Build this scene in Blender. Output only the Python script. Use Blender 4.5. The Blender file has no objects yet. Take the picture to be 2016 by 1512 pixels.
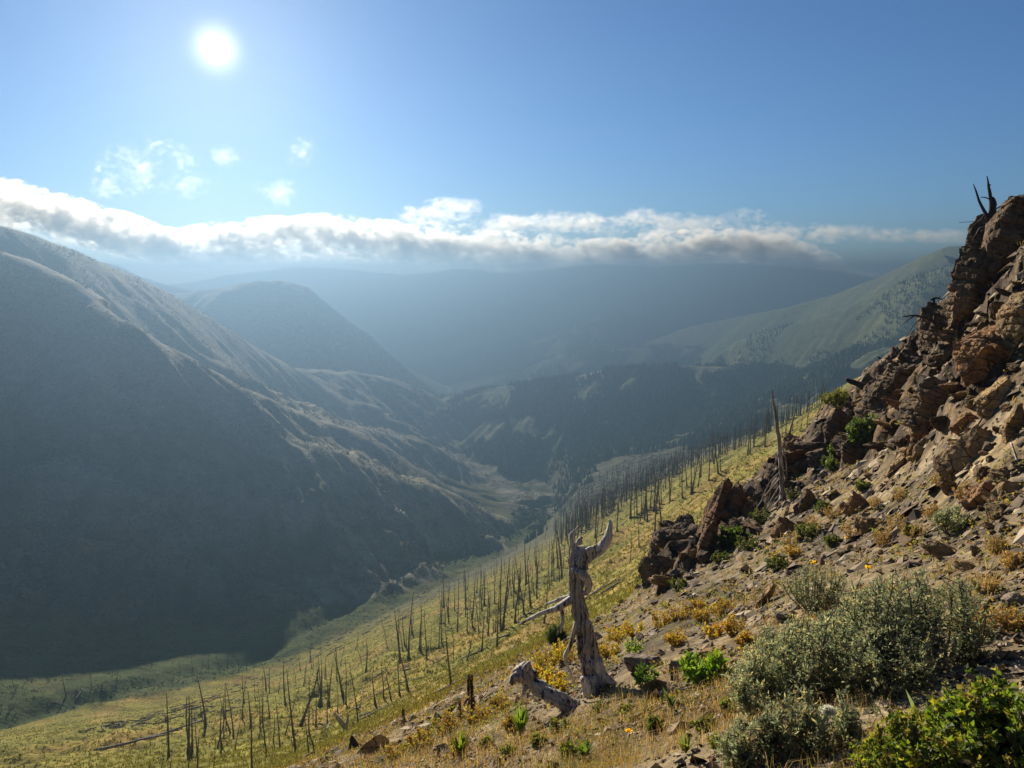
import bpy, bmesh, math, random
import numpy as np
from mathutils import Vector, Matrix

S = bpy.context.scene
COL = S.collection
RNG = np.random.default_rng(7)
random.seed(7)

# ------------------------------------------------------------------ camera
PITCH = 8.3
F = 1456.0
cam_data = bpy.data.cameras.new("camera")
cam = bpy.data.objects.new("camera", cam_data)
COL.objects.link(cam)
cam.location = (0, 0, 0)
cam.rotation_euler = (math.radians(90 - PITCH), 0, 0)
cam_data.sensor_width = 36.0
cam_data.lens = 36.0 * F / 2016.0
cam_data.clip_start = 0.05
cam_data.clip_end = 60000
S.camera = cam
CP, SP = math.cos(math.radians(PITCH)), math.sin(math.radians(PITCH))


def ray(px, py):
    """horizontal-unit ray through a photo pixel (2016x1512): (az, s=tan elevation)"""
    px = np.asarray(px, float); py = np.asarray(py, float)
    v = (756 - py) / F
    X = (px - 1008) / F
    Y = CP + v * SP
    Z = -SP + v * CP
    h = np.sqrt(X * X + Y * Y)
    return np.arctan2(X, Y), Z / h


def P(px, py, r):
    az, s = ray(px, py)
    return np.array([math.sin(az) * r, math.cos(az) * r, s * r])


HAZE_DENSITY = 0.00084
# ------------------------------------------------------------------ sun, sky, exposure
SUN_AZ, _s = ray(425, 95)
SUN_EL = math.atan(float(_s)); SUN_AZ = float(SUN_AZ)
SUN_DIR = Vector((math.sin(SUN_AZ) * math.cos(SUN_EL), math.cos(SUN_AZ) * math.cos(SUN_EL), math.sin(SUN_EL)))
sl = bpy.data.lights.new("sun", 'SUN')
sl.energy = 5.0
sl.angle = math.radians(0.5)
sl.color = (1.0, 0.89, 0.72)
so = bpy.data.objects.new("sun", sl)
COL.objects.link(so)
_el = SUN_EL + math.radians(5.0)
so.rotation_euler = Vector((math.sin(SUN_AZ) * math.cos(_el), math.cos(SUN_AZ) * math.cos(_el), math.sin(_el))).to_track_quat('Z', 'Y').to_euler()

world = bpy.data.worlds.new("World")
S.world = world
world.use_nodes = True
nt = world.node_tree
nt.nodes.clear()
wout = nt.nodes.new("ShaderNodeOutputWorld")
sky = nt.nodes.new("ShaderNodeTexSky")
sky.sky_type = 'NISHITA'
sky.sun_disc = False
sky.sun_elevation = SUN_EL
sky.sun_rotation = SUN_AZ
sky.altitude = 2000
sky.air_density = 1.1
sky.dust_density = 0.65
sky.ozone_density = 5.0
bg = nt.nodes.new("ShaderNodeBackground")
bg.inputs[1].default_value = 0.052
tint = nt.nodes.new("ShaderNodeMix"); tint.data_type = 'RGBA'; tint.blend_type = 'MULTIPLY'
tint.inputs[0].default_value = 1.0; tint.inputs[7].default_value = (0.83, 0.925, 1.0, 1)
nt.links.new(sky.outputs[0], tint.inputs[6])
nt.links.new(tint.outputs[2], bg.inputs[0])
# the sun itself and the bright air round it, as part of the sky
tc = nt.nodes.new("ShaderNodeTexCoord")
dot = nt.nodes.new("ShaderNodeVectorMath"); dot.operation = 'DOT_PRODUCT'
dot.inputs[1].default_value = SUN_DIR
nt.links.new(tc.outputs['Generated'], dot.inputs[0])


def wmath(op, a, b=None, clamp=False):
    n = nt.nodes.new("ShaderNodeMath"); n.operation = op; n.use_clamp = clamp
    for i, q in enumerate((a, b)):
        if q is None: continue
        if isinstance(q, (int, float)): n.inputs[i].default_value = q
        else: nt.links.new(q, n.inputs[i])
    return n.outputs[0]


cosv = wmath('MAXIMUM', dot.outputs['Value'], 0.0001)
disc = wmath('MULTIPLY', wmath('POWER', cosv, 52000.0), 18.0)
ring = wmath('MULTIPLY', wmath('POWER', cosv, 5200.0), 0.6)
wide = wmath('MULTIPLY', wmath('POWER', cosv, 140.0), 0.07)
glow = wmath('ADD', wmath('ADD', disc, ring), wide)
bg2 = nt.nodes.new("ShaderNodeBackground")
bg2.inputs[0].default_value = (1.0, 0.93, 0.82, 1)
nt.links.new(glow, bg2.inputs[1])
add = nt.nodes.new("ShaderNodeAddShader")
nt.links.new(bg.outputs[0], add.inputs[0])
nt.links.new(bg2.outputs[0], add.inputs[1])
nt.links.new(add.outputs[0], wout.inputs[0])

S.view_settings.view_transform = 'Standard'
S.view_settings.look = 'None'
S.view_settings.exposure = 0.95
S.view_settings.gamma = 1.0
S.view_settings.use_curve_mapping = False
S.cycles.use_denoising = True
S.cycles.max_bounces = 6
S.cycles.diffuse_bounces = 2
S.cycles.glossy_bounces = 2
S.cycles.transmission_bounces = 3
S.cycles.transparent_max_bounces = 8
S.cycles.volume_bounces = 3
S.cycles.volume_max_steps = 256
S.cycles.sample_clamp_indirect = 4.0

# ------------------------------------------------------------------ noise (numpy)


def _hash(ix, iy, iz, seed):
    n = (ix * 374761393 + iy * 668265263 + iz * 2147483647 + seed * 1442695041) & 0xffffffff
    n = ((n ^ (n >> 13)) * 1274126177) & 0xffffffff
    n = ((n ^ (n >> 16)) * 2246822519) & 0xffffffff
    return (n ^ (n >> 15)) & 0xffffffff


_ANG = np.linspace(0, 2 * np.pi, 256, endpoint=False)
_CX, _CY = np.cos(_ANG), np.sin(_ANG)
_g = np.random.default_rng(3).normal(size=(256, 3))
_G3 = _g / np.linalg.norm(_g, axis=1, keepdims=True)


def perlin2(x, y, seed=0):
    x = np.asarray(x, float); y = np.asarray(y, float)
    xi = np.floor(x).astype(np.int64); yi = np.floor(y).astype(np.int64)
    xf, yf = x - xi, y - yi
    u = xf * xf * xf * (xf * (xf * 6 - 15) + 10)
    v = yf * yf * yf * (yf * (yf * 6 - 15) + 10)

    def g(ox, oy):
        h = _hash(xi + ox, yi + oy, 0, seed) & 255
        return _CX[h] * (xf - ox) + _CY[h] * (yf - oy)
    a = g(0, 0); b = g(1, 0); c = g(0, 1); d = g(1, 1)
    return ((a + u * (b - a)) * (1 - v) + (c + u * (d - c)) * v) * 1.5


def perlin3(p, seed=0):
    pi = np.floor(p).astype(np.int64)
    pf = p - pi
    w = pf * pf * pf * (pf * (pf * 6 - 15) + 10)
    out = 0
    for ox in (0, 1):
        for oy in (0, 1):
            for oz in (0, 1):
                h = _hash(pi[:, 0] + ox, pi[:, 1] + oy, pi[:, 2] + oz, seed) & 255
                d = (_G3[h] * (pf - np.array([ox, oy, oz]))).sum(1)
                k = (w[:, 0] if ox else 1 - w[:, 0]) * (w[:, 1] if oy else 1 - w[:, 1]) * (w[:, 2] if oz else 1 - w[:, 2])
                out = out + d * k
    return out * 1.6


def fbm2(x, y, octv=4, seed=0, gain=0.5):
    a, t = 1.0, 0
    for o in range(octv):
        t = t + a * perlin2(x * 2 ** o, y * 2 ** o, seed + o * 17)
        a *= gain
    return t


def ridged2(x, y, octv=3, seed=0):
    a, t = 1.0, 0
    for o in range(octv):
        t = t + a * (1 - 2 * np.abs(perlin2(x * 2 ** o, y * 2 ** o, seed + o * 31)))
        a *= 0.5
    return t


def fbm3(p, octv=4, seed=0, gain=0.5):
    a, t = 1.0, 0
    for o in range(octv):
        t = t + a * perlin3(p * 2 ** o, seed + o * 13)
        a *= gain
    return t


def sstep(a, b, x):
    t = np.clip((x - a) / (b - a), 0, 1)
    return t * t * (3 - 2 * t)


# ------------------------------------------------------------------ mesh + object helpers


def new_mesh(name, verts, faces=None, quads=None, tris=None, mat=None, smooth=False, cols=None):
    """verts (n,3); quads (q,4) / tris (t,3) int arrays"""
    me = bpy.data.meshes.new(name)
    verts = np.ascontiguousarray(verts, dtype=np.float32)
    nq = 0 if quads is None else len(quads)
    ntr = 0 if tris is None else len(tris)
    me.vertices.add(len(verts))
    me.vertices.foreach_set("co", verts.ravel())
    loops = []
    if nq: loops.append(np.asarray(quads, np.int32).ravel())
    if ntr: loops.append(np.asarray(tris, np.int32).ravel())
    lv = np.concatenate(loops)
    me.loops.add(len(lv))
    me.loops.foreach_set("vertex_index", lv)
    me.polygons.add(nq + ntr)
    starts = np.concatenate([np.arange(nq) * 4, nq * 4 + np.arange(ntr) * 3]).astype(np.int32)
    me.polygons.foreach_set("loop_start", starts)
    me.update(calc_edges=True)
    me.polygons.foreach_set("use_smooth", np.full(nq + ntr, bool(smooth)))
    if cols is not None:
        c = np.ones((len(verts), 4), np.float32); c[:, :3] = cols
        at = me.color_attributes.new("cover", 'FLOAT_COLOR', 'POINT')
        at.data.foreach_set("color", c.ravel())
    if mat: me.materials.append(mat)
    me.validate(verbose=False)
    return me


def link(name, me, parent=None, loc=None):
    o = bpy.data.objects.new(name, me)
    COL.objects.link(o)
    if parent is not None: o.parent = parent
    if loc is not None: o.location = loc
    return o


def empty(name, loc=(0, 0, 0), rz=0.0):
    o = bpy.data.objects.new(name, None)
    COL.objects.link(o); o.location = loc; o.rotation_euler = (0, 0, rz)
    o.empty_display_size = 0.1
    return o


def tag(o, label=None, cat=None, group=None, kind=None):
    if label: o["label"] = label
    if cat: o["category"] = cat
    if group: o["group"] = group
    if kind: o["kind"] = kind
    return o


def copy_tree(o, parent=None):
    c = o.copy(); COL.objects.link(c)
    if parent is not None: c.parent = parent
    for ch in list(o.children): copy_tree(ch, c)
    return c


class Mat:
    """small node-graph builder"""
    def __init__(self, name):
        self.m = bpy.data.materials.new(name); self.m.use_nodes = True
        self.t = self.m.node_tree; self.t.nodes.clear()
        self.out = self.t.nodes.new("ShaderNodeOutputMaterial")

    def n(self, typ, **kw):
        nd = self.t.nodes.new(typ)
        for k, v in kw.items(): setattr(nd, k, v)
        return nd

    def l(self, a, b): self.t.links.new(a, b)

    def coord(self, kind='Object'):
        return self.n("ShaderNodeTexCoord").outputs[kind]

    def pos(self): return self.n("ShaderNodeNewGeometry").outputs['Position']

    def noise(self, vec, scale, detail=4, rough=0.55, dist=0.0):
        nd = self.n("ShaderNodeTexNoise"); nd.inputs['Scale'].default_value = scale
        nd.inputs['Detail'].default_value = detail; nd.inputs['Roughness'].default_value = rough
        nd.inputs['Distortion'].default_value = dist
        self.l(vec, nd.inputs['Vector']); return nd.outputs['Fac']

    def scale(self, vec, s):
        nd = self.n("ShaderNodeMapping"); nd.inputs['Scale'].default_value = s
        self.l(vec, nd.inputs['Vector']); return nd.outputs[0]

    def ramp(self, fac, stops):
        nd = self.n("ShaderNodeValToRGB"); e = nd.color_ramp.elements
        while len(e) < len(stops): e.new(0.5)
        for q, (p, c) in zip(e, stops):
            q.position = p; q.color = (*c, 1) if len(c) == 3 else c
        self.l(fac, nd.inputs[0]); return nd.outputs[0]

    def mix(self, fac, a, b, typ='MIX'):
        nd = self.n("ShaderNodeMix"); nd.data_type = 'RGBA'; nd.blend_type = typ
        for i, q in ((0, fac), (6, a), (7, b)):
            if isinstance(q, (int, float)): nd.inputs[i].default_value = q
            elif isinstance(q, tuple): nd.inputs[i].default_value = (*q, 1)
            else: self.l(q, nd.inputs[i])
        return nd.outputs[2]

    def math(self, op, a, b=None, c=None, clamp=False):
        nd = self.n("ShaderNodeMath", operation=op, use_clamp=clamp)
        for i, q in enumerate((a, b, c)):
            if q is None: continue
            if isinstance(q, (int, float)): nd.inputs[i].default_value = q
            else: self.l(q, nd.inputs[i])
        return nd.outputs[0]

    def bump(self, h, strength=0.5, dist=0.05):
        nd = self.n("ShaderNodeBump"); nd.inputs['Strength'].default_value = strength
        nd.inputs['Distance'].default_value = dist; self.l(h, nd.inputs['Height']); return nd.outputs[0]

    def diffuse(self, col, rough=0.9, normal=None, spec=0.2, translucent=0.0, tcol=None):
        b = self.n("ShaderNodeBsdfPrincipled")
        b.inputs['Roughness'].default_value = rough
        b.inputs['Specular IOR Level'].default_value = spec
        if isinstance(col, tuple): b.inputs['Base Color'].default_value = (*col, 1)
        else: self.l(col, b.inputs['Base Color'])
        if normal is not None: self.l(normal, b.inputs['Normal'])
        sh = b.outputs[0]
        if translucent > 0:
            t = self.n("ShaderNodeBsdfTranslucent")
            c = tcol if tcol is not None else col
            if isinstance(c, tuple): t.inputs[0].default_value = (*c, 1)
            else: self.l(c, t.inputs[0])
            mx = self.n("ShaderNodeMixShader"); mx.inputs[0].default_value = translucent
            self.l(sh, mx.inputs[1]); self.l(t.outputs[0], mx.inputs[2]); sh = mx.outputs[0]
        self.l(sh, self.out.inputs['Surface'])
        return self.m
# ------------------------------------------------------------------ terrain
# polar grid round the camera, finer inside the view
_az_in = np.radians(np.arange(-40, 40.001, 0.11))
_az_l = np.radians(np.linspace(-100, -40.3, 60)); _az_r = np.radians(np.linspace(40.3, 100, 60))
AZ = np.concatenate([_az_l, _az_in, _az_r])
LR = np.concatenate([np.arange(math.log(0.5), math.log(30), 0.0105), np.arange(math.log(30), math.log(2600), 0.0062),
                     np.arange(math.log(2600), math.log(3760), 0.01)])
RR = np.exp(LR)
NA, NR = len(AZ), len(LR)


def smooth1(a, n):
    k = np.exp(-0.5 * (np.arange(-3 * n, 3 * n + 1) / n) ** 2); k /= k.sum()
    return np.convolve(np.pad(a, 3 * n, mode='edge'), k, 'valid')


def pchip(x, y, q):
    h = np.diff(x); d = np.diff(y) / h
    m = np.zeros_like(y)
    for i in range(1, len(x) - 1):
        if d[i - 1] * d[i] > 0:
            w1, w2 = 2 * h[i] + h[i - 1], h[i] + 2 * h[i - 1]
            m[i] = (w1 + w2) / (w1 / d[i - 1] + w2 / d[i])
    m[0], m[-1] = d[0], d[-1]
    i = np.clip(np.searchsorted(x, q) - 1, 0, len(x) - 2)
    t = (q - x[i]) / h[i]
    t2, t3 = t * t, t * t * t
    return (2 * t3 - 3 * t2 + 1) * y[i] + (t3 - 2 * t2 + t) * h[i] * m[i] + (3 * t2 - 2 * t3) * y[i + 1] + (t3 - t2) * h[i] * m[i + 1]


def curve(pts, sm=5):
    """photo-pixel polyline with distances -> (ln r, s) on every azimuth of the grid"""
    a, s, r = [], [], []
    for x, y, rr in pts:
        az, ss = ray(x, y); a.append(float(az)); s.append(float(ss)); r.append(math.log(rr))
    o = np.argsort(a); a = np.array(a)[o]; s = np.array(s)[o]; r = np.array(r)[o]
    return smooth1(np.interp(AZ, a, r), sm), smooth1(np.interp(AZ, a, s), sm)


def zcurve(pts, sm=8):
    a = np.radians([p[0] for p in pts])
    r = np.interp(AZ, a, [p[1] for p in pts]); z = np.interp(AZ, a, [p[2] for p in pts])
    return np.log(r), smooth1(z / r, sm)


K = [
    zcurve([(-60, .5, -1.72), (0, .5, -1.6), (60, .5, -1.5)]),
    zcurve([(-60, 2, -2.6), (-20, 2, -2.15), (0, 2, -1.95), (20, 2, -1.75), (38, 2, -1.55), (60, 2, -1.2)]),
    curve([(-500, 1950, 5), (300, 1760, 5), (650, 1620, 5.2), (900, 1560, 5.4), (1100, 1480, 5.6), (1300, 1405, 6), (1500, 1335, 6),
           (1700, 1285, 6.2), (2016, 1215, 6.5), (2500, 1050, 7)]),
    curve([(-500, 1850, 9), (300, 1690, 9), (600, 1570, 9), (900, 1440, 9), (1100, 1368, 9.2), (1200, 1325, 9.8), (1300, 1240, 11), (1400, 1190, 12.5),
           (1550, 1130, 12.5), (1700, 1085, 12), (1850, 1045, 11), (2016, 985, 10.5), (2400, 800, 10)]),
    curve([(-500, 1760, 22), (0, 1640, 20), (300, 1580, 18), (560, 1514, 16), (650, 1478, 16), (740, 1442, 16), (900, 1385, 15.5), (1000, 1325, 16),
           (1130, 1248, 18), (1230, 1190, 22), (1290, 1125, 25), (1380, 1045, 28), (1480, 955, 30), (1560, 890, 33), (1650, 808, 34),
           (1720, 740, 33), (1800, 678, 29), (1880, 592, 25), (1930, 505, 23), (2016, 425, 21), (2300, 240, 20)], 3),
    curve([(-500, 1780, 32), (300, 1592, 28), (560, 1530, 26), (740, 1448, 26), (1000, 1322, 26), (1130, 1250, 29), (1230, 1192, 33), (1290, 1150, 37),
           (1380, 1100, 41), (1480, 1030, 45), (1560, 960, 48), (1650, 890, 49), (1800, 810, 45), (2016, 600, 38), (2300, 420, 38)], 3),
    curve([(-500, 1700, 100), (0, 1540, 95), (300, 1508, 80), (600, 1468, 70), (800, 1385, 60), (900, 1350, 58), (1000, 1295, 58), (1130, 1212, 62),
           (1240, 1145, 70), (1300, 1085, 76), (1400, 1000, 90), (1500, 930, 100), (1600, 850, 112), (1700, 790, 120), (2016, 640, 125), (2400, 500, 125)]),
    curve([(-500, 1580, 180), (0, 1468, 165), (300, 1430, 155), (600, 1370, 150), (800, 1270, 150), (1000, 1185, 155), (1100, 1110, 175), (1200, 1035, 195),
           (1300, 972, 218), (1400, 917, 232), (1500, 868, 242), (1580, 825, 248), (1650, 780, 252), (1750, 720, 262), (2016, 610, 285), (2400, 500, 285)]),
    curve([(-500, 1505, 262), (0, 1442, 265), (150, 1417, 280), (300, 1390, 300), (560, 1315, 360), (740, 1226, 440), (870, 1160, 520), (1000, 1096, 640),
           (1080, 1035, 660), (1150, 1000, 480), (1250, 958, 460), (1350, 915, 470), (1450, 878, 480), (1650, 800, 490), (2016, 650, 510), (2400, 540, 510)]),
    curve([(-500, 1480, 420), (0, 1440, 400), (300, 1385, 430), (560, 1310, 520), (740, 1225, 620), (1000, 1100, 850), (1060, 1040, 860), (1090, 1003, 820),
           (1150, 955, 720), (1250, 922, 720), (1350, 895, 740), (1500, 858, 770), (1650, 800, 790), (2016, 680, 790), (2400, 590, 790)]),
    curve([(-500, 1480, 900), (0, 1440, 900), (560, 1320, 900), (740, 1235, 1000), (1000, 1100, 1250), (1040, 960, 1150), (1070, 885, 1080), (1150, 880, 1030),
           (1300, 868, 990), (1400, 855, 970), (1500, 838, 950), (1650, 785, 930), (1900, 700, 900), (2400, 590, 900)]),
]
# behind that last crest the hillside drops into the next ravine
K.append((K[-1][0] + 0.25, K[-1][1] - 0.16))
K.append((np.full(NA, math.log(3900)), np.full(NA, -0.25)))
KL = np.array([k[0] for k in K]); KS = np.array([k[1] for k in K])
LOFT = np.empty((NR, NA))
for j in range(NA):
    x = np.maximum.accumulate(KL[:, j] + np.arange(len(KL)) * 1e-6)
    LOFT[:, j] = pchip(x, KS[:, j], LR)
R2, A2 = np.meshgrid(RR, AZ, indexing='ij')
GX, GY = np.sin(A2) * R2, np.cos(A2) * R2
LOFT = LOFT * R2


def polydist(pts):
    """distance, arc length, height and side of the nearest point on a 3-D polyline, for the whole grid"""
    best = np.full(GX.shape, 1e18); U = np.zeros(GX.shape); ZZ = np.zeros(GX.shape); SD = np.zeros(GX.shape)
    acc = 0.0
    for a, b in zip(pts[:-1], pts[1:]):
        dx, dy = b[0] - a[0], b[1] - a[1]
        L2 = dx * dx + dy * dy; L = math.sqrt(L2)
        t = np.clip(((GX - a[0]) * dx + (GY - a[1]) * dy) / L2, 0, 1)
        ex, ey = GX - (a[0] + t * dx), GY - (a[1] + t * dy)
        d2 = ex * ex + ey * ey
        m = d2 < best
        best = np.where(m, d2, best)
        U = np.where(m, acc + t * L, U)
        ZZ = np.where(m, a[2] + t * (b[2] - a[2]), ZZ)
        SD = np.where(m, np.sign(dx * ey - dy * ex), SD)
        acc += L
    return np.sqrt(best), U, ZZ, SD


def densify(pts, n=4):
    p = np.array(pts); t = np.concatenate([[0], np.cumsum(np.linalg.norm(np.diff(p[:, :2], axis=0), axis=1))])
    q = np.linspace(0, t[-1], (len(p) - 1) * n + 1)
    return [np.array([pchip(t, p[:, k], np.array([qq]))[0] for k in range(3)]) for qq in q]


CHUTE = {}


def tent(pix, slope, wl=90.0, amp=10.0, rnd=10.0, seed=0, slope2=None, az0=None, wide=120.0):
    pts = densify([P(*p) for p in pix], 3)
    d, U, Z, SD = polydist(pts)
    CHUTE[seed] = ridged2(U / 24 + .4 * perlin2(GX / 40, GY / 40, seed), d / 150, 3, seed + 40)
    sl_ = slope
    if slope2 is not None:
        far_ = slope2 if az0 is None else slope + (slope2 - slope) * sstep(az0 - .06, az0 + .06, A2)
        sl_ = np.where(SD > 0, far_, slope)
        # beyond its shoulder the far side steepens again
        sl_ = np.where((SD > 0) & (d > wide), (sl_ * wide + .55 * (d - wide)) / np.maximum(d, 1), sl_)
    wob = 1 + 0.18 * perlin2(U / (wl * 2.5), d / (wl * 6), seed + 5)
    h = Z - sl_ * wob * (np.sqrt(d * d + rnd * rnd) - rnd)
    g = ridged2(U / wl + 0.35 * perlin2(GX / wl / 2, GY / wl / 2, seed + 3), d / (wl * 4.5), 3, seed)
    if az0 is not None: amp = amp * (.30 + .70 * sstep(az0 - .16, az0 + .02, A2))
    h = h + .8 * fbm2(GX / 16, GY / 16, 3, seed + 60) * sstep(0, 40, d)
    h = h + amp * (g - 0.6) * sstep(0, wl * 1.1, d) + amp * 0.25 * fbm2(GX / wl * 1.7, GY / wl * 1.7, 3, seed + 9)
    return h


CREEK = [(-700, 1500, 255), (-200, 1450, 258), (0, 1425, 265), (150, 1400, 280), (300, 1372, 300), (430, 1335, 325), (560, 1293, 360), (650, 1250, 400), (740, 1205, 440), (870, 1140, 520),
         (1000, 1078, 640), (1072, 1022, 760), (1040, 985, 900), (1010, 945, 1050), (990, 890, 1300), (935, 826, 1580), (890, 778, 2000), (860, 752, 2600), (900, 735, 3900)]
CREEK_P = densify([P(*p) for p in CREEK], 3)
cd, cu, cz, cs = polydist(CREEK_P)
FLOOR = cz + 0.15 * np.sqrt(cd * cd + 200) - 3 + 4 * fbm2(GX / 60, GY / 60, 3, 91) * sstep(5, 60, cd)
_fan = sstep(600, 760, R2) * (cs > 0) * (R2 < 2000)
FLOOR = FLOOR + _fan * (.13 * cd + 5.5 * (ridged2(cu / 30 + .3 * perlin2(GX / 50, GY / 50, 93), cd / 220, 3, 95) - .6) * sstep(12, 70, cd))
FLOOR = np.minimum(FLOOR, cz + 95)

TENTS = {
    'left1': tent([(-500, 420, 640), (-250, 455, 650), (0, 495, 671), (200, 600, 622), (365, 710, 655), (503, 776, 700), (600, 815, 725), (700, 845, 740), (808, 913, 760),
                   (888, 962, 780), (985, 1003, 815)], 0.78, 62, 11, 30, 11, .13, float(ray(520, 800)[0]), 130),
    'rib1': tent([(430, 845, 600), (469, 867, 565), (555, 872, 575), (642, 882, 595), (711, 905, 612), (808, 946, 628), (864, 960, 640), (947, 1000, 665), (1035, 1045, 700)], 0.56, 34, 8, 10, 23, .08, None, 80),
    'rib0': tent([(120, 900, 480), (230, 960, 460), (330, 1060, 440), (420, 1130, 425)], 0.58, 40, 5, 14, 29),
    'bench1': tent([(380, 1212, 415), (470, 1205, 408), (560, 1195, 415), (640, 1196, 430), (700, 1198, 448)], 0.18, 26, 2.0, 12, 31),
    'bench2': tent([(60, 1372, 288), (180, 1340, 302), (300, 1312, 320), (420, 1285, 345), (520, 1284, 354)], 0.16, 24, 2.2, 12, 33),
    'rib3': tent([(430, 715, 780), (520, 765, 810), (600, 800, 850), (687, 835, 890), (774, 856, 930), (850, 876, 955), (905, 910, 965), (975, 948, 985)], 0.45, 36, 9, 6, 37, .10, None, 110),
    'rib5': tent([(640, 770, 1090), (683, 789, 1100), (751, 831, 1110), (825, 853, 1120), (909, 884, 1130), (975, 912, 1140)], 0.42, 36, 7, 5, 107, .10, None, 80),
    'rib6': tent([(746, 752, 1300), (804, 789, 1310), (867, 835, 1330), (940, 850, 1340)], 0.42, 40, 7, 5, 109, .10, None, 80),
    'left2': tent([(-500, 395, 700), (-200, 410, 740), (0, 445, 780), (180, 510, 860), (330, 580, 950), (450, 650, 1030), (560, 715, 1100), (655, 760, 1170), (739, 804, 1220), (843, 846, 1265),
                   (950, 868, 1290)], 0.92, 70, 12, 12, 43, .14, float(ray(640, 745)[0]), 120),
    'rib4': tent([(560, 722, 1180), (600, 728, 1220), (704, 735, 1290), (794, 752, 1330), (825, 764, 1350), (871, 794, 1400), (925, 832, 1500)], 0.42, 44, 9, 6, 51, .12, None, 110),
    'left3': tent([(-200, 560, 1950), (100, 565, 1900), (340, 577, 1800), (420, 570, 1720), (470, 556, 1680), (510, 552, 1670), (585, 555, 1670), (640, 595, 1670), (700, 640, 1670), (760, 690, 1660), (815, 740, 1640), (871, 785, 1610),
                   (930, 822, 1590)], 0.50, 100, 15, 10, 59),
    'forest1': tent([(875, 783, 1550), (960, 766, 1400), (1100, 746, 1290), (1200, 730, 1260), (1300, 721, 1240), (1400, 722, 1240), (1560, 726, 1210), (1640, 716, 1170), (1720, 692, 1110),
                     (1800, 665, 1050), (2100, 590, 950), (2500, 560, 900)], 0.42, 90, 15, 20, 67),
    'forest1b': tent([(1080, 872, 1060), (1130, 855, 1060), (1190, 818, 1090), (1300, 782, 1140), (1400, 750, 1180)], 0.5, 60, 8, 10, 71),
    'forest1c': tent([(960, 840, 1230), (1020, 815, 1230), (1090, 780, 1240), (1150, 745, 1270)], 0.5, 60, 8, 12, 73),
    'ridge8': tent([(890, 790, 2150), (960, 762, 2120), (1040, 722, 2100), (1140, 689, 2050), (1250, 686, 2000), (1320, 680, 1960), (1420, 690, 1900), (1550, 670, 1850)], 0.5, 100, 12, 20, 79),
    'right9': tent([(1380, 735, 1440), (1405, 712, 1480), (1430, 685, 1490), (1495, 657, 1450), (1617, 622, 1340), (1721, 580, 1270), (1800, 550, 1230), (1900, 515, 1190), (2100, 505, 1160), (2500, 515, 1150)], 0.95, 110, 8, 14, 83),
    'right10': tent([(1290, 668, 2250), (1356, 645, 2180), (1443, 626, 2050), (1547, 605, 1840), (1651, 577, 1760), (1755, 535, 1650), (1900, 481, 1500), (2000, 480, 1480), (2500, 500, 1450)], 0.8, 150, 8, 14, 87),
    'right11': tent([(1590, 735, 1270), (1670, 702, 1240), (1725, 675, 1220), (1780, 650, 1190), (1950, 590, 1130)], 0.85, 90, 6, 10, 89),
    'peak12': tent([(900, 710, 2650), (1000, 690, 2600), (1100, 655, 2550), (1180, 626, 2500), (1225, 613, 2500), (1290, 636, 2500), (1360, 650, 2500), (1500, 655, 2480)], 0.5, 140, 14, 14, 97),
    'left13': tent([(-400, 500, 2300), (0, 505, 2300), (174, 512, 2280), (243, 524, 2250), (288, 550, 2230), (347, 564, 2200), (480, 590, 2150)], 0.5, 140, 12, 14, 101),
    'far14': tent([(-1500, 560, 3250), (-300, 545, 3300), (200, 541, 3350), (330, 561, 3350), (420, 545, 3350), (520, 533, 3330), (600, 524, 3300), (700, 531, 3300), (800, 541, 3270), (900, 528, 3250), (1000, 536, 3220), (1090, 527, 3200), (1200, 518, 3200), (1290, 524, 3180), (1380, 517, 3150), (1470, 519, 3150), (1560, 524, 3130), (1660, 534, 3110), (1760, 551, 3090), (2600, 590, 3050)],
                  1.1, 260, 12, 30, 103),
}
# ragged far mountain keeps under the haze top


def smax(a, b, k):
    h = np.maximum(k - np.abs(a - b), 0) / k
    return np.maximum(a, b) + h * h * k * 0.25


# small-scale relief of our own hillside
near_amp = np.clip(R2 * 0.012, 0.02, 1.6)
rel = fbm2(GX / 9, GY / 9, 4, 201) * near_amp * sstep(1.5, 6, R2) + fbm2(GX / 1.1, GY / 1.1, 3, 207) * 0.045 * sstep(30, 12, R2)
rel += 2.2 * fbm2(GX / 55, GY / 55, 3, 219) * sstep(60, 160, R2)
rel *= np.where(R2 > 150, .15 + .85 * sstep(30, 200, cd), 1)
# shallow gullies running down the far parts of the grass slope
LOFT = LOFT + rel + 3.0 * (ridged2(GY / 60 + GX / 160, GX / 300, 2, 223) - 0.6) * sstep(120, 300, R2) * sstep(30, 200, cd)
# the outcrop: blocky broken rock instead of smooth slope


def to_px(X, Y, Z):
    d = CP * Y - SP * Z
    return 1008 + F * X / d, 756 - F * (SP * Y + CP * Z) / d


def in_poly(px, py, poly):
    x = np.asarray(px, float); y = np.asarray(py, float); ins = np.zeros(x.shape, bool)
    j = len(poly) - 1
    for i in range(len(poly)):
        xi, yi = poly[i]; xj, yj = poly[j]
        ins ^= ((yi > y) != (yj > y)) & (x < (xj - xi) * (y - yi) / (yj - yi + 1e-12) + xi)
        j = i
    return ins


def box2(a, n):
    for _ in range(n):
        a = (a + np.roll(a, 1, 0) + np.roll(a, -1, 0) + np.roll(a, 1, 1) + np.roll(a, -1, 1)) / 5
    return a


OUT_POLY = [(1262, 1130), (1370, 1040), (1400, 960), (1480, 930), (1560, 860), (1650, 770), (1740, 690), (1850, 590), (1905, 470), (1990, 380), (2300, 100), (2300, 700), (2016, 700), (1950, 800), (1870, 860), (1790, 905), (1690, 905), (1560, 975), (1460, 1070), (1380, 1110), (1300, 1170)]
qx, qy = to_px(GX, GY, LOFT)
OUT = box2((in_poly(qx, qy, OUT_POLY) & (R2 > 12) & (R2 < 60)).astype(float), 4)


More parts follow.
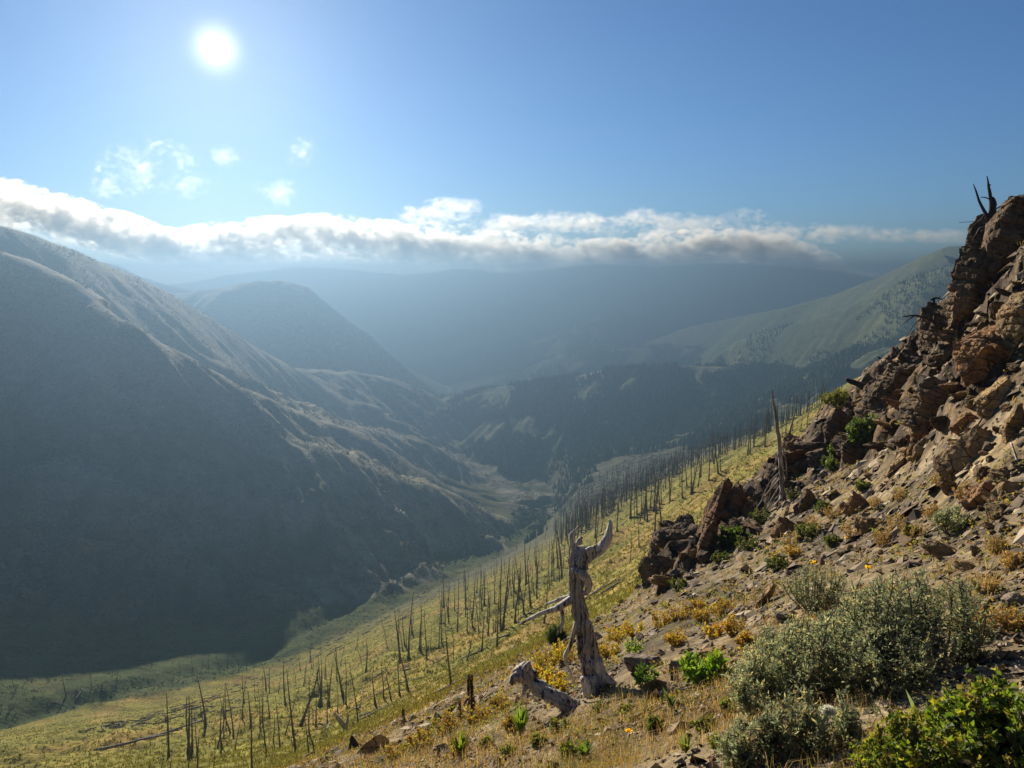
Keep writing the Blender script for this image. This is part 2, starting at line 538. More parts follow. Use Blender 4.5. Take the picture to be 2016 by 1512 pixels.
def cells(x, y, seed):
    xi, yi = np.floor(x).astype(np.int64), np.floor(y).astype(np.int64)
    return (_hash(xi, yi, 0, seed) & 1023) / 1023.0


wx, wy = GX + .5 * perlin2(GX / 1.3, GY / 1.3, 231), GY + .5 * perlin2(GX / 1.3, GY / 1.3, 233)
blk = .75 * (cells(wx / 1.7 + wy / 4, wy / 1.3, 1) - .5) + .4 * (cells(wx / .7, wy / .8 + wx / 3, 2) - .5) + .35 * fbm2(GX / 1.2, GY / 1.2, 4, 239) + .12 * fbm2(GX / .3, GY / .3, 2, 241)
LOFT = LOFT + OUT * blk
H = LOFT.copy()
WHO = np.zeros(H.shape, np.int16)
names = ['hillside']
val = FLOOR
WHO = np.where(val > H, 1, WHO); H = smax(H, val, 6.0); names.append('floor')
for k, (nm, h) in enumerate(TENTS.items()):
    far = 20.0 if nm == 'far14' else 12.0
    WHO = np.where(h > H + 0.01, k + 2, WHO)
    H = smax(H, h, far); names.append(nm)
H = 58 - np.logaddexp(0, (58 - H) / 2.5) * 2.5
# creek bed cut into the floor
H = H - (3.0 + 1.2 * perlin2(cu / 40, cu * 0, 77)) * np.exp(-(cd / 5.0) ** 2) * sstep(200, 240, R2)
SG = H / R2
VIS = np.maximum.accumulate(SG, axis=0)


def hit(px, py, rmin=1.0, rmax=9000.0):
    """first ground point on the sight line through a photo pixel"""
    az, s = ray(px, py); az = float(az); s = float(s)
    j = np.searchsorted(AZ, az); j = min(max(j, 1), NA - 1)
    t = (az - AZ[j - 1]) / (AZ[j] - AZ[j - 1])
    col = SG[:, j - 1] * (1 - t) + SG[:, j] * t
    m = np.nonzero((col >= s) & (RR >= rmin) & (RR <= rmax))[0]
    if len(m) == 0: return None
    i = max(m[0], 1)
    a, b = col[i - 1], col[i]
    q = 0.0 if b == a else np.clip((s - a) / (b - a), 0, 1)
    r = RR[i - 1] + q * (RR[i] - RR[i - 1])
    return np.array([math.sin(az) * r, math.cos(az) * r, s * r])


def ground(x, y):
    x = np.asarray(x, float); y = np.asarray(y, float)
    az = np.arctan2(x, y); lr = np.log(np.maximum(np.hypot(x, y), 0.5))
    j = np.clip(np.searchsorted(AZ, az), 1, NA - 1); i = np.clip(np.searchsorted(LR, lr), 1, NR - 1)
    t = np.clip((az - AZ[j - 1]) / (AZ[j] - AZ[j - 1]), 0, 1); q = np.clip((lr - LR[i - 1]) / (LR[i] - LR[i - 1]), 0, 1)
    return (H[i - 1, j - 1] * (1 - t) + H[i - 1, j] * t) * (1 - q) + (H[i, j - 1] * (1 - t) + H[i, j] * t) * q


def gnormal(x, y, e=0.15):
    dx = (ground(x + e, y) - ground(x - e, y)) / (2 * e); dy = (ground(x, y + e) - ground(x, y - e)) / (2 * e)
    n = np.stack([-dx, -dy, np.ones_like(np.asarray(dx, float))], -1)
    return n / np.linalg.norm(n, axis=-1, keepdims=True)


# ---- ground-cover colours (what grows or lies there, with some shade painted in)
def lerp(a, b, t): return a + (b - a) * t[..., None]


c = lambda *v: np.array(v)
n1 = fbm2(GX / 14, GY / 14, 4, 301); n2 = fbm2(GX / 60, GY / 60, 4, 307); n3 = fbm2(GX / 2.2, GY / 2.2, 4, 311); n4 = fbm2(GX / 260, GY / 260, 3, 313)
dr_ = np.gradient(H, axis=0) / np.gradient(R2, axis=0); da_ = np.gradient(H, axis=1) / (np.gradient(A2, axis=1) * R2)
steep = np.sqrt(dr_ ** 2 + da_ ** 2)
turf = lerp(np.broadcast_to(c(.205, .190, .034), GX.shape + (3,)), c(.29, .20, .055), sstep(-.1, .7, n1 * .7 + n2 * .5))
ochre = sstep(0.30, 0.62, A2 + 0.10 * n1) * sstep(260, 90, R2)
turf = lerp(turf, c(.26, .15, .055), np.maximum(ochre * .9, sstep(45, 20, R2) * .75))
soil = lerp(np.broadcast_to(c(.225, .172, .098), GX.shape + (3,)), c(.11, .085, .052), sstep(-.2, .5, n3 + .4 * n1))
soil = lerp(soil, c(.27, .215, .14), sstep(.15, .7, fbm2(GX / .7, GY / .7, 3, 317)))
soil = lerp(soil, lerp(np.broadcast_to(c(.075, .055, .038), GX.shape + (3,)), c(.20, .135, .075), sstep(.1, .6, fbm2(GX / .8, GY / .8, 3, 331))), OUT)
hillc = lerp(soil, turf, sstep(22, 48, R2 + 7 * n1) * (1 - OUT))
hillc = lerp(hillc, lerp(np.broadcast_to(c(.165, .155, .095), GX.shape + (3,)), c(.10, .105, .055), sstep(-.2, .4, n1)), sstep(300, 480, R2) * .9)
dry = lerp(np.broadcast_to(c(.115, .102, .055), GX.shape + (3,)), c(.205, .175, .10), sstep(-.15, .6, n2 + .35 * n1))
dry = lerp(dry, c(.070, .080, .032), sstep(.0, .45, -n2 + .5 * n4))
scree_ = ridged2(GX / 34 + .5 * n1, H / 60, 3, 341)
dry = lerp(dry, c(.24, .205, .16), sstep(1.05, 1.45, scree_ + .35 * n1) * .8)
dry = lerp(dry, c(.045, .05, .026), sstep(.25, .6, fbm2(GX / 22, H / 9, 3, 343)) * .7)
dry = dry * 1.75
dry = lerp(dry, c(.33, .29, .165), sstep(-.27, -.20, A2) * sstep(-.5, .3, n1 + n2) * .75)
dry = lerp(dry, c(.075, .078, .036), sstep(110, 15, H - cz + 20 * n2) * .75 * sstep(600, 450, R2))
dry = lerp(dry, c(.24, .20, .15), sstep(.66, .98, steep) * .6)
floor_ = lerp(np.broadcast_to(c(.125, .118, .032), GX.shape + (3,)), c(.06, .085, .022), sstep(45, 8, cd + 18 * n1))
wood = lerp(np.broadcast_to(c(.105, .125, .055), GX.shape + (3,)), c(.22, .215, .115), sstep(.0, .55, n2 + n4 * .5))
meadow = lerp(np.broadcast_to(c(.15, .165, .06), GX.shape + (3,)), c(.10, .12, .055), sstep(-.2, .5, n4 + .4 * n2))
TSEED = {'left1': 11, 'rib1': 23, 'rib0': 29, 'rib3': 37, 'rib5': 107, 'rib6': 109, 'left2': 43, 'rib4': 51, 'left3': 59, 'left13': 101, 'far14': 103}


def slope_cover_shade(nm):
    # scree chutes run down each slope, brush fills the gaps, rock bands cross it
    ch = CHUTE[TSEED[nm]]
    q = lerp(dry, c(.38, .345, .28), sstep(.75, 1.2, ch + .5 * n1) * .65)
    q = lerp(q, c(.065, .075, .036), sstep(.15, -.35, ch + .5 * n1) * .8)
    bnd = ridged2(H / 34 + .6 * n2 + GX / 260, GX / 120 + GY / 120, 2, 351)
    q = lerp(q, c(.27, .235, .19), sstep(1.12, 1.4, bnd + .25 * n1) * .7)
    return q * (.62 + .38 * sstep(-.36, -.24, A2))[..., None]  # left end darkened: mountain shade painted into the cover colour


cmap = {'hillside': hillc, 'floor': floor_}
for nm in TENTS:
    cmap[nm] = floor_ if nm.startswith('bench') else wood if nm in ('forest1', 'forest1b', 'forest1c', 'ridge8', 'peak12') else meadow if nm in ('right9', 'right10', 'right11') else wood if nm == 'far14' else slope_cover_shade(nm)  # far14's dark forest colour also stands in for cloud shade on it
_pp = P(1190, 748, 1255)
wood = lerp(wood, c(.36, .32, .26), sstep(48, 14, np.hypot((GX - _pp[0]) * .7, GY - _pp[1]) + 22 * n1) * .85)
for nm in ('forest1', 'forest1b'): cmap[nm] = wood
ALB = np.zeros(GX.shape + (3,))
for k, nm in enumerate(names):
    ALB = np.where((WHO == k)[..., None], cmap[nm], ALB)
# soften the borders between covers
for _ in range(3):
    q = ALB.copy(); q[1:-1, 1:-1] = (ALB[:-2, 1:-1] + ALB[2:, 1:-1] + ALB[1:-1, :-2] + ALB[1:-1, 2:] + 2 * ALB[1:-1, 1:-1]) / 6; ALB = np.where((R2 > 40)[..., None], q, ALB)

mt = Mat("terrain")
att = mt.n("ShaderNodeVertexColor", layer_name="cover").outputs[0]
pos = mt.pos()
f1 = mt.noise(pos, 0.9, 6, .62); f2 = mt.noise(pos, 0.09, 6, .65); f3 = mt.noise(pos, 9.0, 5, .6)
m1 = mt.ramp(f1, [(.30, (.62, .62, .62)), (.7, (1.35, 1.33, 1.28))])
m2 = mt.ramp(f2, [(.30, (.58, .60, .62)), (.7, (1.45, 1.42, 1.36))])
m3 = mt.ramp(f3, [(.3, (.6, .6, .6)), (.72, (1.4, 1.4, 1.4))])
cc = mt.mix(1.0, att, m1, 'MULTIPLY'); cc = mt.mix(1.0, cc, m2, 'MULTIPLY'); cc = mt.mix(1.0, cc, m3, 'MULTIPLY')
hb = mt.math('ADD', mt.math('MULTIPLY', f1, .25), mt.math('ADD', mt.math('MULTIPLY', f3, .03), mt.math('MULTIPLY', f2, 2.2)))
M_TERRAIN = mt.diffuse(cc, .95, mt.bump(hb, .8, 1.0), .1)

quad_who = WHO[:-1, :-1]
IDX = (np.arange(NR)[:, None] * NA + np.arange(NA)[None, :])
QUADS = np.stack([IDX[:-1, :-1], IDX[1:, :-1], IDX[1:, 1:], IDX[:-1, 1:]], -1)
ALLV = np.stack([GX, GY, H], -1).reshape(-1, 3); ALLC = ALB.reshape(-1, 3)
rq = R2[:-1, :-1]
regions = [
    ('ground', (quad_who == 0) & (rq < 40), None),
    ('grassy_hillside', (quad_who == 0) & (rq >= 40), None),
    ('valley_floor', quad_who == 1, None),
    ('mountain_slope', np.isin(quad_who, [names.index(q) for q in ('left1', 'rib1', 'rib0', 'rib3', 'rib5', 'rib6', 'bench1', 'bench2')]), None),
    ('far_mountain_ridge', np.isin(quad_who, [names.index(q) for q in ('left2', 'rib4', 'left3', 'left13')]), None),
    ('wooded_hills', np.isin(quad_who, [names.index(q) for q in ('forest1', 'forest1b', 'forest1c', 'ridge8', 'peak12')]), None),
    ('mountain_shoulder', np.isin(quad_who, [names.index(q) for q in ('right9', 'right10', 'right11')]), None),
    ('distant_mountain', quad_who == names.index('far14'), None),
]
for nm, m, _ in regions:
    q = QUADS[m]
    if len(q) == 0: continue
    u, inv = np.unique(q.ravel(), return_inverse=True)
    me = new_mesh(nm, ALLV[u], quads=inv.reshape(-1, 4)[:, ::-1], mat=M_TERRAIN, smooth=True, cols=ALLC[u])
    tag(link(nm, me), kind='structure')
# ------------------------------------------------------------------ mesh kit


class MB:
    def __init__(self):
        self.v, self.q, self.t, self.c, self.n = [], [], [], [], 0

    def add(self, v, q=None, t=None, col=None):
        v = np.asarray(v, float)
        self.v.append(v)
        if q is not None and len(q): self.q.append(np.asarray(q) + self.n)
        if t is not None and len(t): self.t.append(np.asarray(t) + self.n)
        cc_ = np.ones((len(v), 3)) * (np.array([1, 1, 1.]) if col is None else np.asarray(col))
        self.c.append(cc_)
        self.n += len(v)

    def mesh(self, name, mat, smooth=False):
        return new_mesh(name, np.concatenate(self.v), quads=np.concatenate(self.q) if self.q else None,
                        tris=np.concatenate(self.t) if self.t else None, mat=mat, smooth=smooth, cols=np.concatenate(self.c))


def spline(pts, n):
    """Catmull-Rom resampling of points (any number of columns) by arc length of the first three"""
    p = np.asarray(pts, float)
    L = np.concatenate([[0], np.cumsum(np.linalg.norm(np.diff(p[:, :3], axis=0), axis=1))])
    q = np.linspace(0, L[-1], n)
    if len(p) == 2:
        return np.stack([np.interp(q, L, p[:, k]) for k in range(p.shape[1])], 1)
    ext = np.vstack([2 * p[0] - p[1], p, 2 * p[-1] - p[-2]])
    i = np.clip(np.searchsorted(L, q, side='right') - 1, 0, len(p) - 2)
    t = ((q - L[i]) / np.maximum(L[i + 1] - L[i], 1e-9))[:, None]
    a, b, c_, d = ext[i], ext[i + 1], ext[i + 2], ext[i + 3]
    return 0.5 * (2 * b + (c_ - a) * t + (2 * a - 5 * b + 4 * c_ - d) * t * t + (3 * b - a - 3 * c_ + d) * t ** 3)


def tube(mb, pts, rad, seg=8, rings=10, groove=0.0, gk=7, twist=0.0, seed=0, col=None, lump=0.0, cap=True):
    pr = spline(np.column_stack([pts, rad]), rings)
    p, r = pr[:, :3], np.maximum(pr[:, 3], 1e-4)
    tan = np.gradient(p, axis=0); tan /= np.linalg.norm(tan, axis=1, keepdims=True) + 1e-12
    up = np.array([0, 0, 1.0]) if abs(tan[0, 2]) < 0.9 else np.array([0, 1.0, 0])
    nrm = np.cross(tan[0], up); nrm /= np.linalg.norm(nrm)
    th = np.linspace(0, 2 * np.pi, seg, endpoint=False)
    V = []
    for k in range(rings):
        nrm = nrm - tan[k] * nrm.dot(tan[k]); nrm /= np.linalg.norm(nrm)
        bi = np.cross(tan[k], nrm)
        u = k / (rings - 1)
        rr = np.full(seg, r[k])
        if groove > 0:
            ph = th + twist * u
            cs_ = np.stack([np.cos(ph) * gk / 3.0, np.sin(ph) * gk / 3.0, np.full(seg, u * 2.2)], 1)
            g = 1 - 2 * np.abs(perlin3(cs_ + seed * 7.3, seed))
            g2 = perlin3(cs_ * np.array([2.7, 2.7, 1.6]) + seed * 3.1, seed + 4)
            rr = rr * (1 + groove * (g - 0.55) + groove * .45 * g2)
        if lump > 0:
            cs2 = np.stack([np.cos(th), np.sin(th), np.full(seg, u * rings / 6.0)], 1)
            rr = rr * (1 + lump * perlin3(cs2 * .9 + seed * 1.7, seed + 9))
        V.append(p[k] + nrm * (np.cos(th) * rr)[:, None] + bi * (np.sin(th) * rr)[:, None])
    V = np.concatenate(V)
    i = np.arange(rings - 1)[:, None] * seg + np.arange(seg)[None, :]
    j = np.arange(rings - 1)[:, None] * seg + (np.arange(seg)[None, :] + 1) % seg
    Q = np.stack([i, j, j + seg, i + seg], -1).reshape(-1, 4)
    T = None
    if cap:
        n0 = len(V); V = np.vstack([V, p[0], p[-1] + tan[-1] * r[-1] * 0.4])
        a = np.arange(seg); b = (a + 1) % seg
        T = np.vstack([np.stack([b, a, np.full(seg, n0)], 1), np.stack([a + (rings - 1) * seg, b + (rings - 1) * seg, np.full(seg, n0 + 1)], 1)])
    mb.add(V, Q, T, col)


def unit(v):
    return v / (np.linalg.norm(v, axis=-1, keepdims=True) + 1e-12)


def leaves(mb, pos_, dirs, ln, wd, rng, col=None, fold=0.25, colvar=0.15):
    """rhombic leaves, two folded triangles each"""
    n = len(pos_)
    d = unit(dirs)
    a = unit(np.cross(d, rng.normal(size=(n, 3))))
    nn = np.cross(d, a)
    ln = np.broadcast_to(ln, (n,))[:, None]; wd = np.broadcast_to(wd, (n,))[:, None]
    b = pos_; t = pos_ + d * ln
    m = pos_ + d * ln * 0.45
    l_ = m + a * wd * 0.5 + nn * wd * fold; r_ = m - a * wd * 0.5 + nn * wd * fold
    V = np.stack([b, l_, t, r_], 1).reshape(-1, 3)
    k = np.arange(n)[:, None] * 4
    T = np.concatenate([k + np.array([[0, 1, 2]]), k + np.array([[0, 2, 3]])])
    cl = np.ones((n, 3)) if col is None else np.broadcast_to(np.asarray(col, float), (n, 3))
    cl = cl * (1 + colvar * rng.normal(size=(n, 1)))
    mb.add(V, None, T, np.repeat(np.clip(cl, 0, 1), 4, 0))


def blades(mb, pos_, ln, wd, lean, rng, col, colvar=0.18, tipcol=None, axis=None):
    """curved grass blades: a quad and a tip"""
    n = len(pos_)
    az = rng.uniform(0, 2 * np.pi, n)
    h = np.stack([np.cos(az), np.sin(az), np.zeros(n)], 1)
    s = np.stack([-np.sin(az), np.cos(az), np.zeros(n)], 1)
    ln = np.broadcast_to(ln, (n,)); lean = np.broadcast_to(lean, (n,)) * rng.uniform(.4, 1.3, n)
    wd = np.broadcast_to(wd, (n,))[:, None]
    up = np.array([0, 0, 1.0])
    L = ln[:, None]
    mid = pos_ + up * L * 0.55 + h * (L * lean[:, None] * 0.3)
    tip = pos_ + up * L * (1 - 0.25 * np.minimum(lean, 1.5))[:, None] + h * (L * lean[:, None])
    V = np.stack([pos_ - s * wd / 2, pos_ + s * wd / 2, mid + s * wd * .4, mid - s * wd * .4, tip], 1).reshape(-1, 3)
    k = np.arange(n)[:, None] * 5
    cl = np.broadcast_to(np.asarray(col, float), (n, 3)) * (1 + colvar * rng.normal(size=(n, 1)))
    mb.add(V, k + np.array([[0, 1, 2, 3]]), k + np.array([[3, 2, 4]]), np.repeat(np.clip(cl, 0, 1), 5, 0))


# ------------------------------------------------------------------ materials


def cover_mat(name, rough=.85, translucent=0.0, nscale=0.0, spec=.2, tint=(1, 1, 1), tmul=1.0):
    m = Mat(name)
    a = m.n("ShaderNodeVertexColor", layer_name="cover").outputs[0]
    rnd = m.n("ShaderNodeObjectInfo").outputs['Random']
    v = m.ramp(rnd, [(0, (.85, .85, .85)), (1, (1.15, 1.12, 1.08))])
    a = m.mix(1.0, a, v, 'MULTIPLY')
    if nscale > 0:
        f = m.noise(m.coord('Object'), nscale, 4)
        a = m.mix(1.0, a, m.ramp(f, [(.3, (.7, .7, .7)), (.7, (1.3, 1.3, 1.3))]), 'MULTIPLY')
    tc_ = m.mix(1.0, a, (tint[0] * tmul, tint[1] * tmul, tint[2] * tmul), 'MULTIPLY') if translucent > 0 else None
    return m.diffuse(a, rough, None, spec, translucent, tc_)


def rock_mat(name, light, dark, rust, band=5.0, bandmix=.5):
    m = Mat(name)
    o = m.coord('Object')
    rnd = m.n("ShaderNodeObjectInfo").outputs['Random']
    off = m.n("ShaderNodeVectorMath", operation='ADD'); m.l(o, off.inputs[0])
    cmb = m.n("ShaderNodeCombineXYZ"); m.l(m.math('MULTIPLY', rnd, 37.0), cmb.inputs[0]); m.l(m.math('MULTIPLY', rnd, 91.0), cmb.inputs[1]); m.l(cmb.outputs[0], off.inputs[1])
    p = off.outputs[0]
    n1_ = m.noise(p, 1.6, 6, .65); n2_ = m.noise(p, 7.0, 6, .65)
    st = m.noise(m.scale(p, (.25, .25, band)), 1.6, 5, .6, .4)
    col = m.mix(m.ramp(n1_, [(.38, (0, 0, 0)), (.62, (1, 1, 1))]), light, dark)
    col = m.mix(m.math('MULTIPLY', m.ramp(st, [(.42, (0, 0, 0)), (.58, (1, 1, 1))]), bandmix), col, rust)
    col = m.mix(1.0, col, m.ramp(n2_, [(.3, (.55, .55, .55)), (.7, (1.4, 1.38, 1.34))]), 'MULTIPLY')
    col = m.mix(1.0, col, m.ramp(rnd, [(0, (.72, .72, .74)), (1, (1.2, 1.15, 1.08))]), 'MULTIPLY')
    vo = m.n("ShaderNodeTexVoronoi", feature='DISTANCE_TO_EDGE'); vo.inputs['Scale'].default_value = 2.6
    wv = m.n("ShaderNodeVectorMath", operation='ADD'); m.l(m.scale(p, (1, 1, 1.7)), wv.inputs[0])
    wn = m.n("ShaderNodeTexNoise"); wn.inputs['Scale'].default_value = 2.5; m.l(p, wn.inputs['Vector'])
    ws = m.n("ShaderNodeVectorMath", operation='SCALE'); ws.inputs['Scale'].default_value = .35; m.l(wn.outputs['Color'], ws.inputs[0]); m.l(ws.outputs[0], wv.inputs[1])
    m.l(wv.outputs[0], vo.inputs['Vector'])
    crk = m.ramp(vo.outputs['Distance'], [(.0, (0, 0, 0)), (.022, (1, 1, 1))])
    col = m.mix(m.math('MULTIPLY', m.math('SUBTRACT', 1.0, crk), .55), col, (.03, .024, .018))
    h = m.math('ADD', m.math('MULTIPLY', n2_, .5), m.math('MULTIPLY', st, .9))
    h = m.math('ADD', h, m.math('MULTIPLY', m.noise(p, 26.0, 4, .6), .2))
    h = m.math('ADD', h, m.math('MULTIPLY', crk, .9))
    return m.diffuse(col, .9, m.bump(h, .9, .06), .15)


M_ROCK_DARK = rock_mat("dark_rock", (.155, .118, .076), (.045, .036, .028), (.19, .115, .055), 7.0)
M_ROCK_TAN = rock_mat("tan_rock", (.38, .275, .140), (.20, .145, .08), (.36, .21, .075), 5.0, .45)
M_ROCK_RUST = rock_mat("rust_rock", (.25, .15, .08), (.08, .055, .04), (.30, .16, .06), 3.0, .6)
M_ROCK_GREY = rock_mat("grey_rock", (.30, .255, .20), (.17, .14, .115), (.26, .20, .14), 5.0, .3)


def wood_mat(name, a_, b_, crack=(.05, .042, .036), stretch=(1, 1, .12), sc=14.0):
    m = Mat(name)
    o = m.coord('Object')
    f = m.noise(m.scale(o, stretch), sc, 6, .6, .6); g = m.noise(o, 3.0, 4, .6)
    f3_ = m.noise(m.scale(o, stretch), sc * 3.2, 4, .6, .3)
    col = m.mix(m.ramp(g, [(.35, (0, 0, 0)), (.65, (1, 1, 1))]), a_, b_)
    col = m.mix(m.ramp(f, [(.38, (1, 1, 1)), (.50, (0, 0, 0))]), col, crack)
    col = m.mix(1.0, col, m.ramp(f3_, [(.3, (.50, .50, .52)), (.68, (1.38, 1.36, 1.32))]), 'MULTIPLY')
    return m.diffuse(col, .82, m.bump(m.math('ADD', f, m.math('MULTIPLY', f3_, .4)), .9, .02), .25)


M_WOOD = wood_mat("weathered_wood", (.56, .53, .495), (.36, .305, .25), (.045, .038, .034), (1, 1, .08), 22.0)
M_BURNT = wood_mat("burnt_wood", (.20, .175, .155), (.075, .06, .05), (.02, .017, .015), (1, 1, .2), 6.0)
M_LOG = wood_mat("bleached_log", (.36, .33, .29), (.24, .20, .16), (.09, .075, .06), (1, 1, .2), 5.0)
M_DARKWOOD = wood_mat("dark_wood", (.07, .052, .042), (.035, .027, .024), (.012, .01, .01))
M_CONIFER = cover_mat("conifer", .9, 0.0)
M_GRASS = cover_mat("grass_blades", .8, .45, 0, .2, (1.25, 1.15, .7), 1.2)
M_LEAF = cover_mat("leaf", .6, .45, 0, .35, (1.2, 1.25, .45), 1.5)
M_SAGE = cover_mat("sage_leaf", .8, .5, 0, .2, (1.1, 1.12, .85), 1.5)
M_STONE = cover_mat("loose_stone", .9, 0.0, 6.0, .15)
M_STEM = cover_mat("plant_stem", .85)
M_FLUFF = cover_mat("seed_fluff", .9, .55, 0, .1, (1, 1, .9), 1.0)
# ------------------------------------------------------------------ trees, logs and scrub of the slopes


def sample_poly(poly, n, rng):
    p = np.array(poly, float); out = []
    while len(out) < n:
        q = rng.uniform(p.min(0), p.max(0), size=(n * 2, 2))
        q = q[in_poly(q[:, 0], q[:, 1], poly)]
        out.extend(q.tolist())
    return np.array(out[:n])


def dead_tree_meshes(seed, h, crooked=.02, nb=16, r0=.02, seg=7, rings=10, blen=1.0, fork=False):
    """trunk and bare branches of a burnt conifer, height h metres"""
    rng = np.random.default_rng(seed)
    mb, bb = MB(), MB()
    k = np.linspace(0, 1, 6)
    ph = rng.uniform(0, 6.28, 2)
    off = crooked * h * np.stack([np.sin(k * 3 + ph[0]) - np.sin(ph[0]), np.sin(k * 2.4 + ph[1]) - np.sin(ph[1])], 1)
    pts = np.column_stack([off, k * h - .25])
    rad = h * r0 * (1 - .82 * k ** .9); rad[0] *= 1.35
    tube(mb, pts, rad, seg, rings, .12, 4, 0, seed)
    if fork:
        i = 3; a = rng.uniform(0, 6.28)
        fp = np.array([pts[i], pts[i] + [math.cos(a) * .05 * h, math.sin(a) * .05 * h, .12 * h], pts[i] + [math.cos(a) * .07 * h, math.sin(a) * .07 * h, .33 * h]])
        tube(mb, fp, [rad[i] * .7, rad[i] * .5, rad[i] * .15], 5, 6)
    for b in range(nb):
        u = rng.uniform(.22, .97)
        c0 = np.array([np.interp(u, k, pts[:, m]) for m in range(3)])
        a = rng.uniform(0, 6.28); L = blen * rng.uniform(.25, 1.0) * (1.25 - u) * h * .10
        dz = rng.uniform(-.35, .55)
        e1 = c0 + np.array([math.cos(a), math.sin(a), dz * .4]) * L * .5
        e2 = c0 + np.array([math.cos(a), math.sin(a), dz]) * L
        tube(bb, np.array([c0, e1, e2]), [h * .0036, h * .0024, h * .0012], 3, 3, cap=False)
    return mb.mesh('trunk', M_BURNT, True), bb.mesh('bare_branches', M_BURNT)


TREES = []
for i in range(10):
    TREES.append(dead_tree_meshes(500 + i, 10.0, [.008, .016, .026, .006, .02, .036, .012, .028, .014, .008][i], [20, 34, 16, 26, 40, 22, 14, 44, 30, 20][i],
                                  [.015, .012, .016, .019, .013, .017, .018, .012, .014, .016][i], fork=(i in (4, 7))))
tree_rng = np.random.default_rng(11)
N_TREES = [0]


def burnt_tree(p, h, label, group, v=None, lean=None, thick=1.0):
    v = int(tree_rng.integers(0, 10)) if v is None else v
    tr, br = TREES[v]
    o = link('dead_tree', tr); o.location = p
    k = h / 10.0
    tk = thick * tree_rng.uniform(.7, 1.45)
    o.scale = (k * tk, k * tk, k)
    lx, ly = (tree_rng.normal(0, .055), tree_rng.normal(0, .055)) if lean is None else lean
    o.rotation_euler = (ly, lx, tree_rng.uniform(0, 6.28)) if lean is None else (0, 0, 0)
    if lean is not None:
        o.rotation_mode = 'QUATERNION'
        o.rotation_quaternion = Vector((0, 0, 1)).rotation_difference(Vector((lx, ly, 1)).normalized())
    b = link('bare_branches', br, o)  # bare branches of the dead trunk, many loose pieces in one mesh
    b.scale = (1 / tk, 1 / tk, 1)
    tag(o, label, 'dead tree', group)
    N_TREES[0] += 1
    return o


def tree_by_pixels(bx, by, tx, ty, label, group, v=None, thick=1.0, rmin=40):
    """tree standing where the photo's base pixel meets the ground, leaning and as tall as its top pixel says"""
    p = hit(bx, min(by, 1580), rmin)
    r = math.hypot(p[0], p[1])
    q = P(tx, ty, r)
    d = q - p
    d[:2] = d[:2]
    h = np.linalg.norm(d) * (1 + .0)
    return burnt_tree(p, h, label, group, v, (d[0] / d[2], d[1] / d[2]), thick)


LONE = [  # base x, y, top x, y, variant, thickness, label
    (890, 1360, 878, 1236, 3, 1.55, "thick straight charred trunk beside a pale fallen log, nearest tall tree on the green slope"),
    (979, 1276, 983, 1148, 0, 1.1, "tall straight dead trunk standing apart just left of the snag's outstretched branch"),
    (1071, 1227, 1078, 1130, 4, 1.1, "bare dead tree rising behind the tip of the snag's grey branch"),
    (705, 1426, 693, 1300, 2, 1.15, "slender curved dead trunk in front of the loose stand, right of the leaning pair"),
    (561, 1447, 600, 1342, 7, 1.2, "dead trunk leaning hard to the right with twiggy branches, lower of the leaning pair"),
    (592, 1429, 613, 1308, 5, 1.2, "tall crooked dead trunk leaning right, upper of the leaning pair"),
    (681, 1387, 672, 1296, 5, 1.3, "short dead trunk with a bowed base left of the slender curved trunk"),
    (607, 1481, 601, 1384, 2, 1.2, "dark dead pole bowed at its foot near the lower grass edge"),
    (619, 1474, 611, 1434, 6, 2.2, "short broken stub leaning left beside the bowed dark pole"),
    (582, 1475, 577, 1430, 6, 1.8, "knobby short broken stub left of the bowed dark pole"),
    (920, 1300, 938, 1200, 1, 1.0, "thin dead trunk leaning right below the dense grey stand"),
    (1289, 1050, 1288, 955, 4, 1.2, "bare tree with upturned twigs in the pair above the rocky step, left one"),
    (1303, 1058, 1306, 935, 7, 1.3, "tallest twiggy dead tree just above the left end of the rocky step"),
    (1258, 1078, 1250, 1010, 5, 1.1, "small dead tree with curved foot left of the tall twiggy pair"),
    (1241, 1105, 1239, 1042, 5, 1.1, "lowest small curved dead tree on the bright slope beside the dark rubble"),
    (1600, 838, 1624, 762, 5, .8, "pale hooked dead tree bending right on the skyline behind the outcrop"),
]
for bx, by, tx, ty, v, th, lab in LONE:
    tree_by_pixels(bx, by, tx, ty, lab, 'single dead trees on the green slope', v, th)
SKY = [(1625, 812, 1621, 742), (1588, 846, 1594, 800), (1560, 848, 1560, 808), (1640, 790, 1645, 752), (1656, 778, 1658, 740), (1612, 825, 1613, 790), (1540, 862, 1541, 815), (1575, 850, 1578, 815)]
for a_ in SKY:
    tree_by_pixels(*a_, "thin grey dead pole on the skyline left of the rock outcrop", 'dead poles on the skyline')
FRONT = [(510, 1457, 513, 1395), (538, 1462, 539, 1404), (622, 1429, 626, 1350), (628, 1390, 643, 1302), (646, 1395, 656, 1302), (664, 1401, 663, 1350), (739, 1386, 731, 1320), (755, 1374, 754, 1300),
         (769, 1374, 760, 1310), (787, 1369, 782, 1285), (803, 1359, 798, 1261), (720, 1323, 720, 1250), (893, 1292, 896, 1225), (949, 1282, 955, 1200), (370, 1530, 377, 1448), (388, 1530, 393, 1447),
         (315, 1530, 323, 1465), (334, 1530, 338, 1480), (420, 1530, 424, 1455), (428, 1472, 436, 1398), (435, 1470, 442, 1440), (463, 1475, 476, 1400), (497, 1530, 493, 1402), (570, 1440, 556, 1412),
         (598, 1350, 606, 1300), (616, 1330, 621, 1290), (560, 1370, 560, 1335), (548, 1365, 549, 1325), (700, 1280, 707, 1240), (670, 1310, 679, 1262)]
for a_ in FRONT:
    tree_by_pixels(*a_, "scattered thin charred trunk on the lower green slope, away from the dense stands", 'scattered dead trunks on the lower slope', None, 1.45)
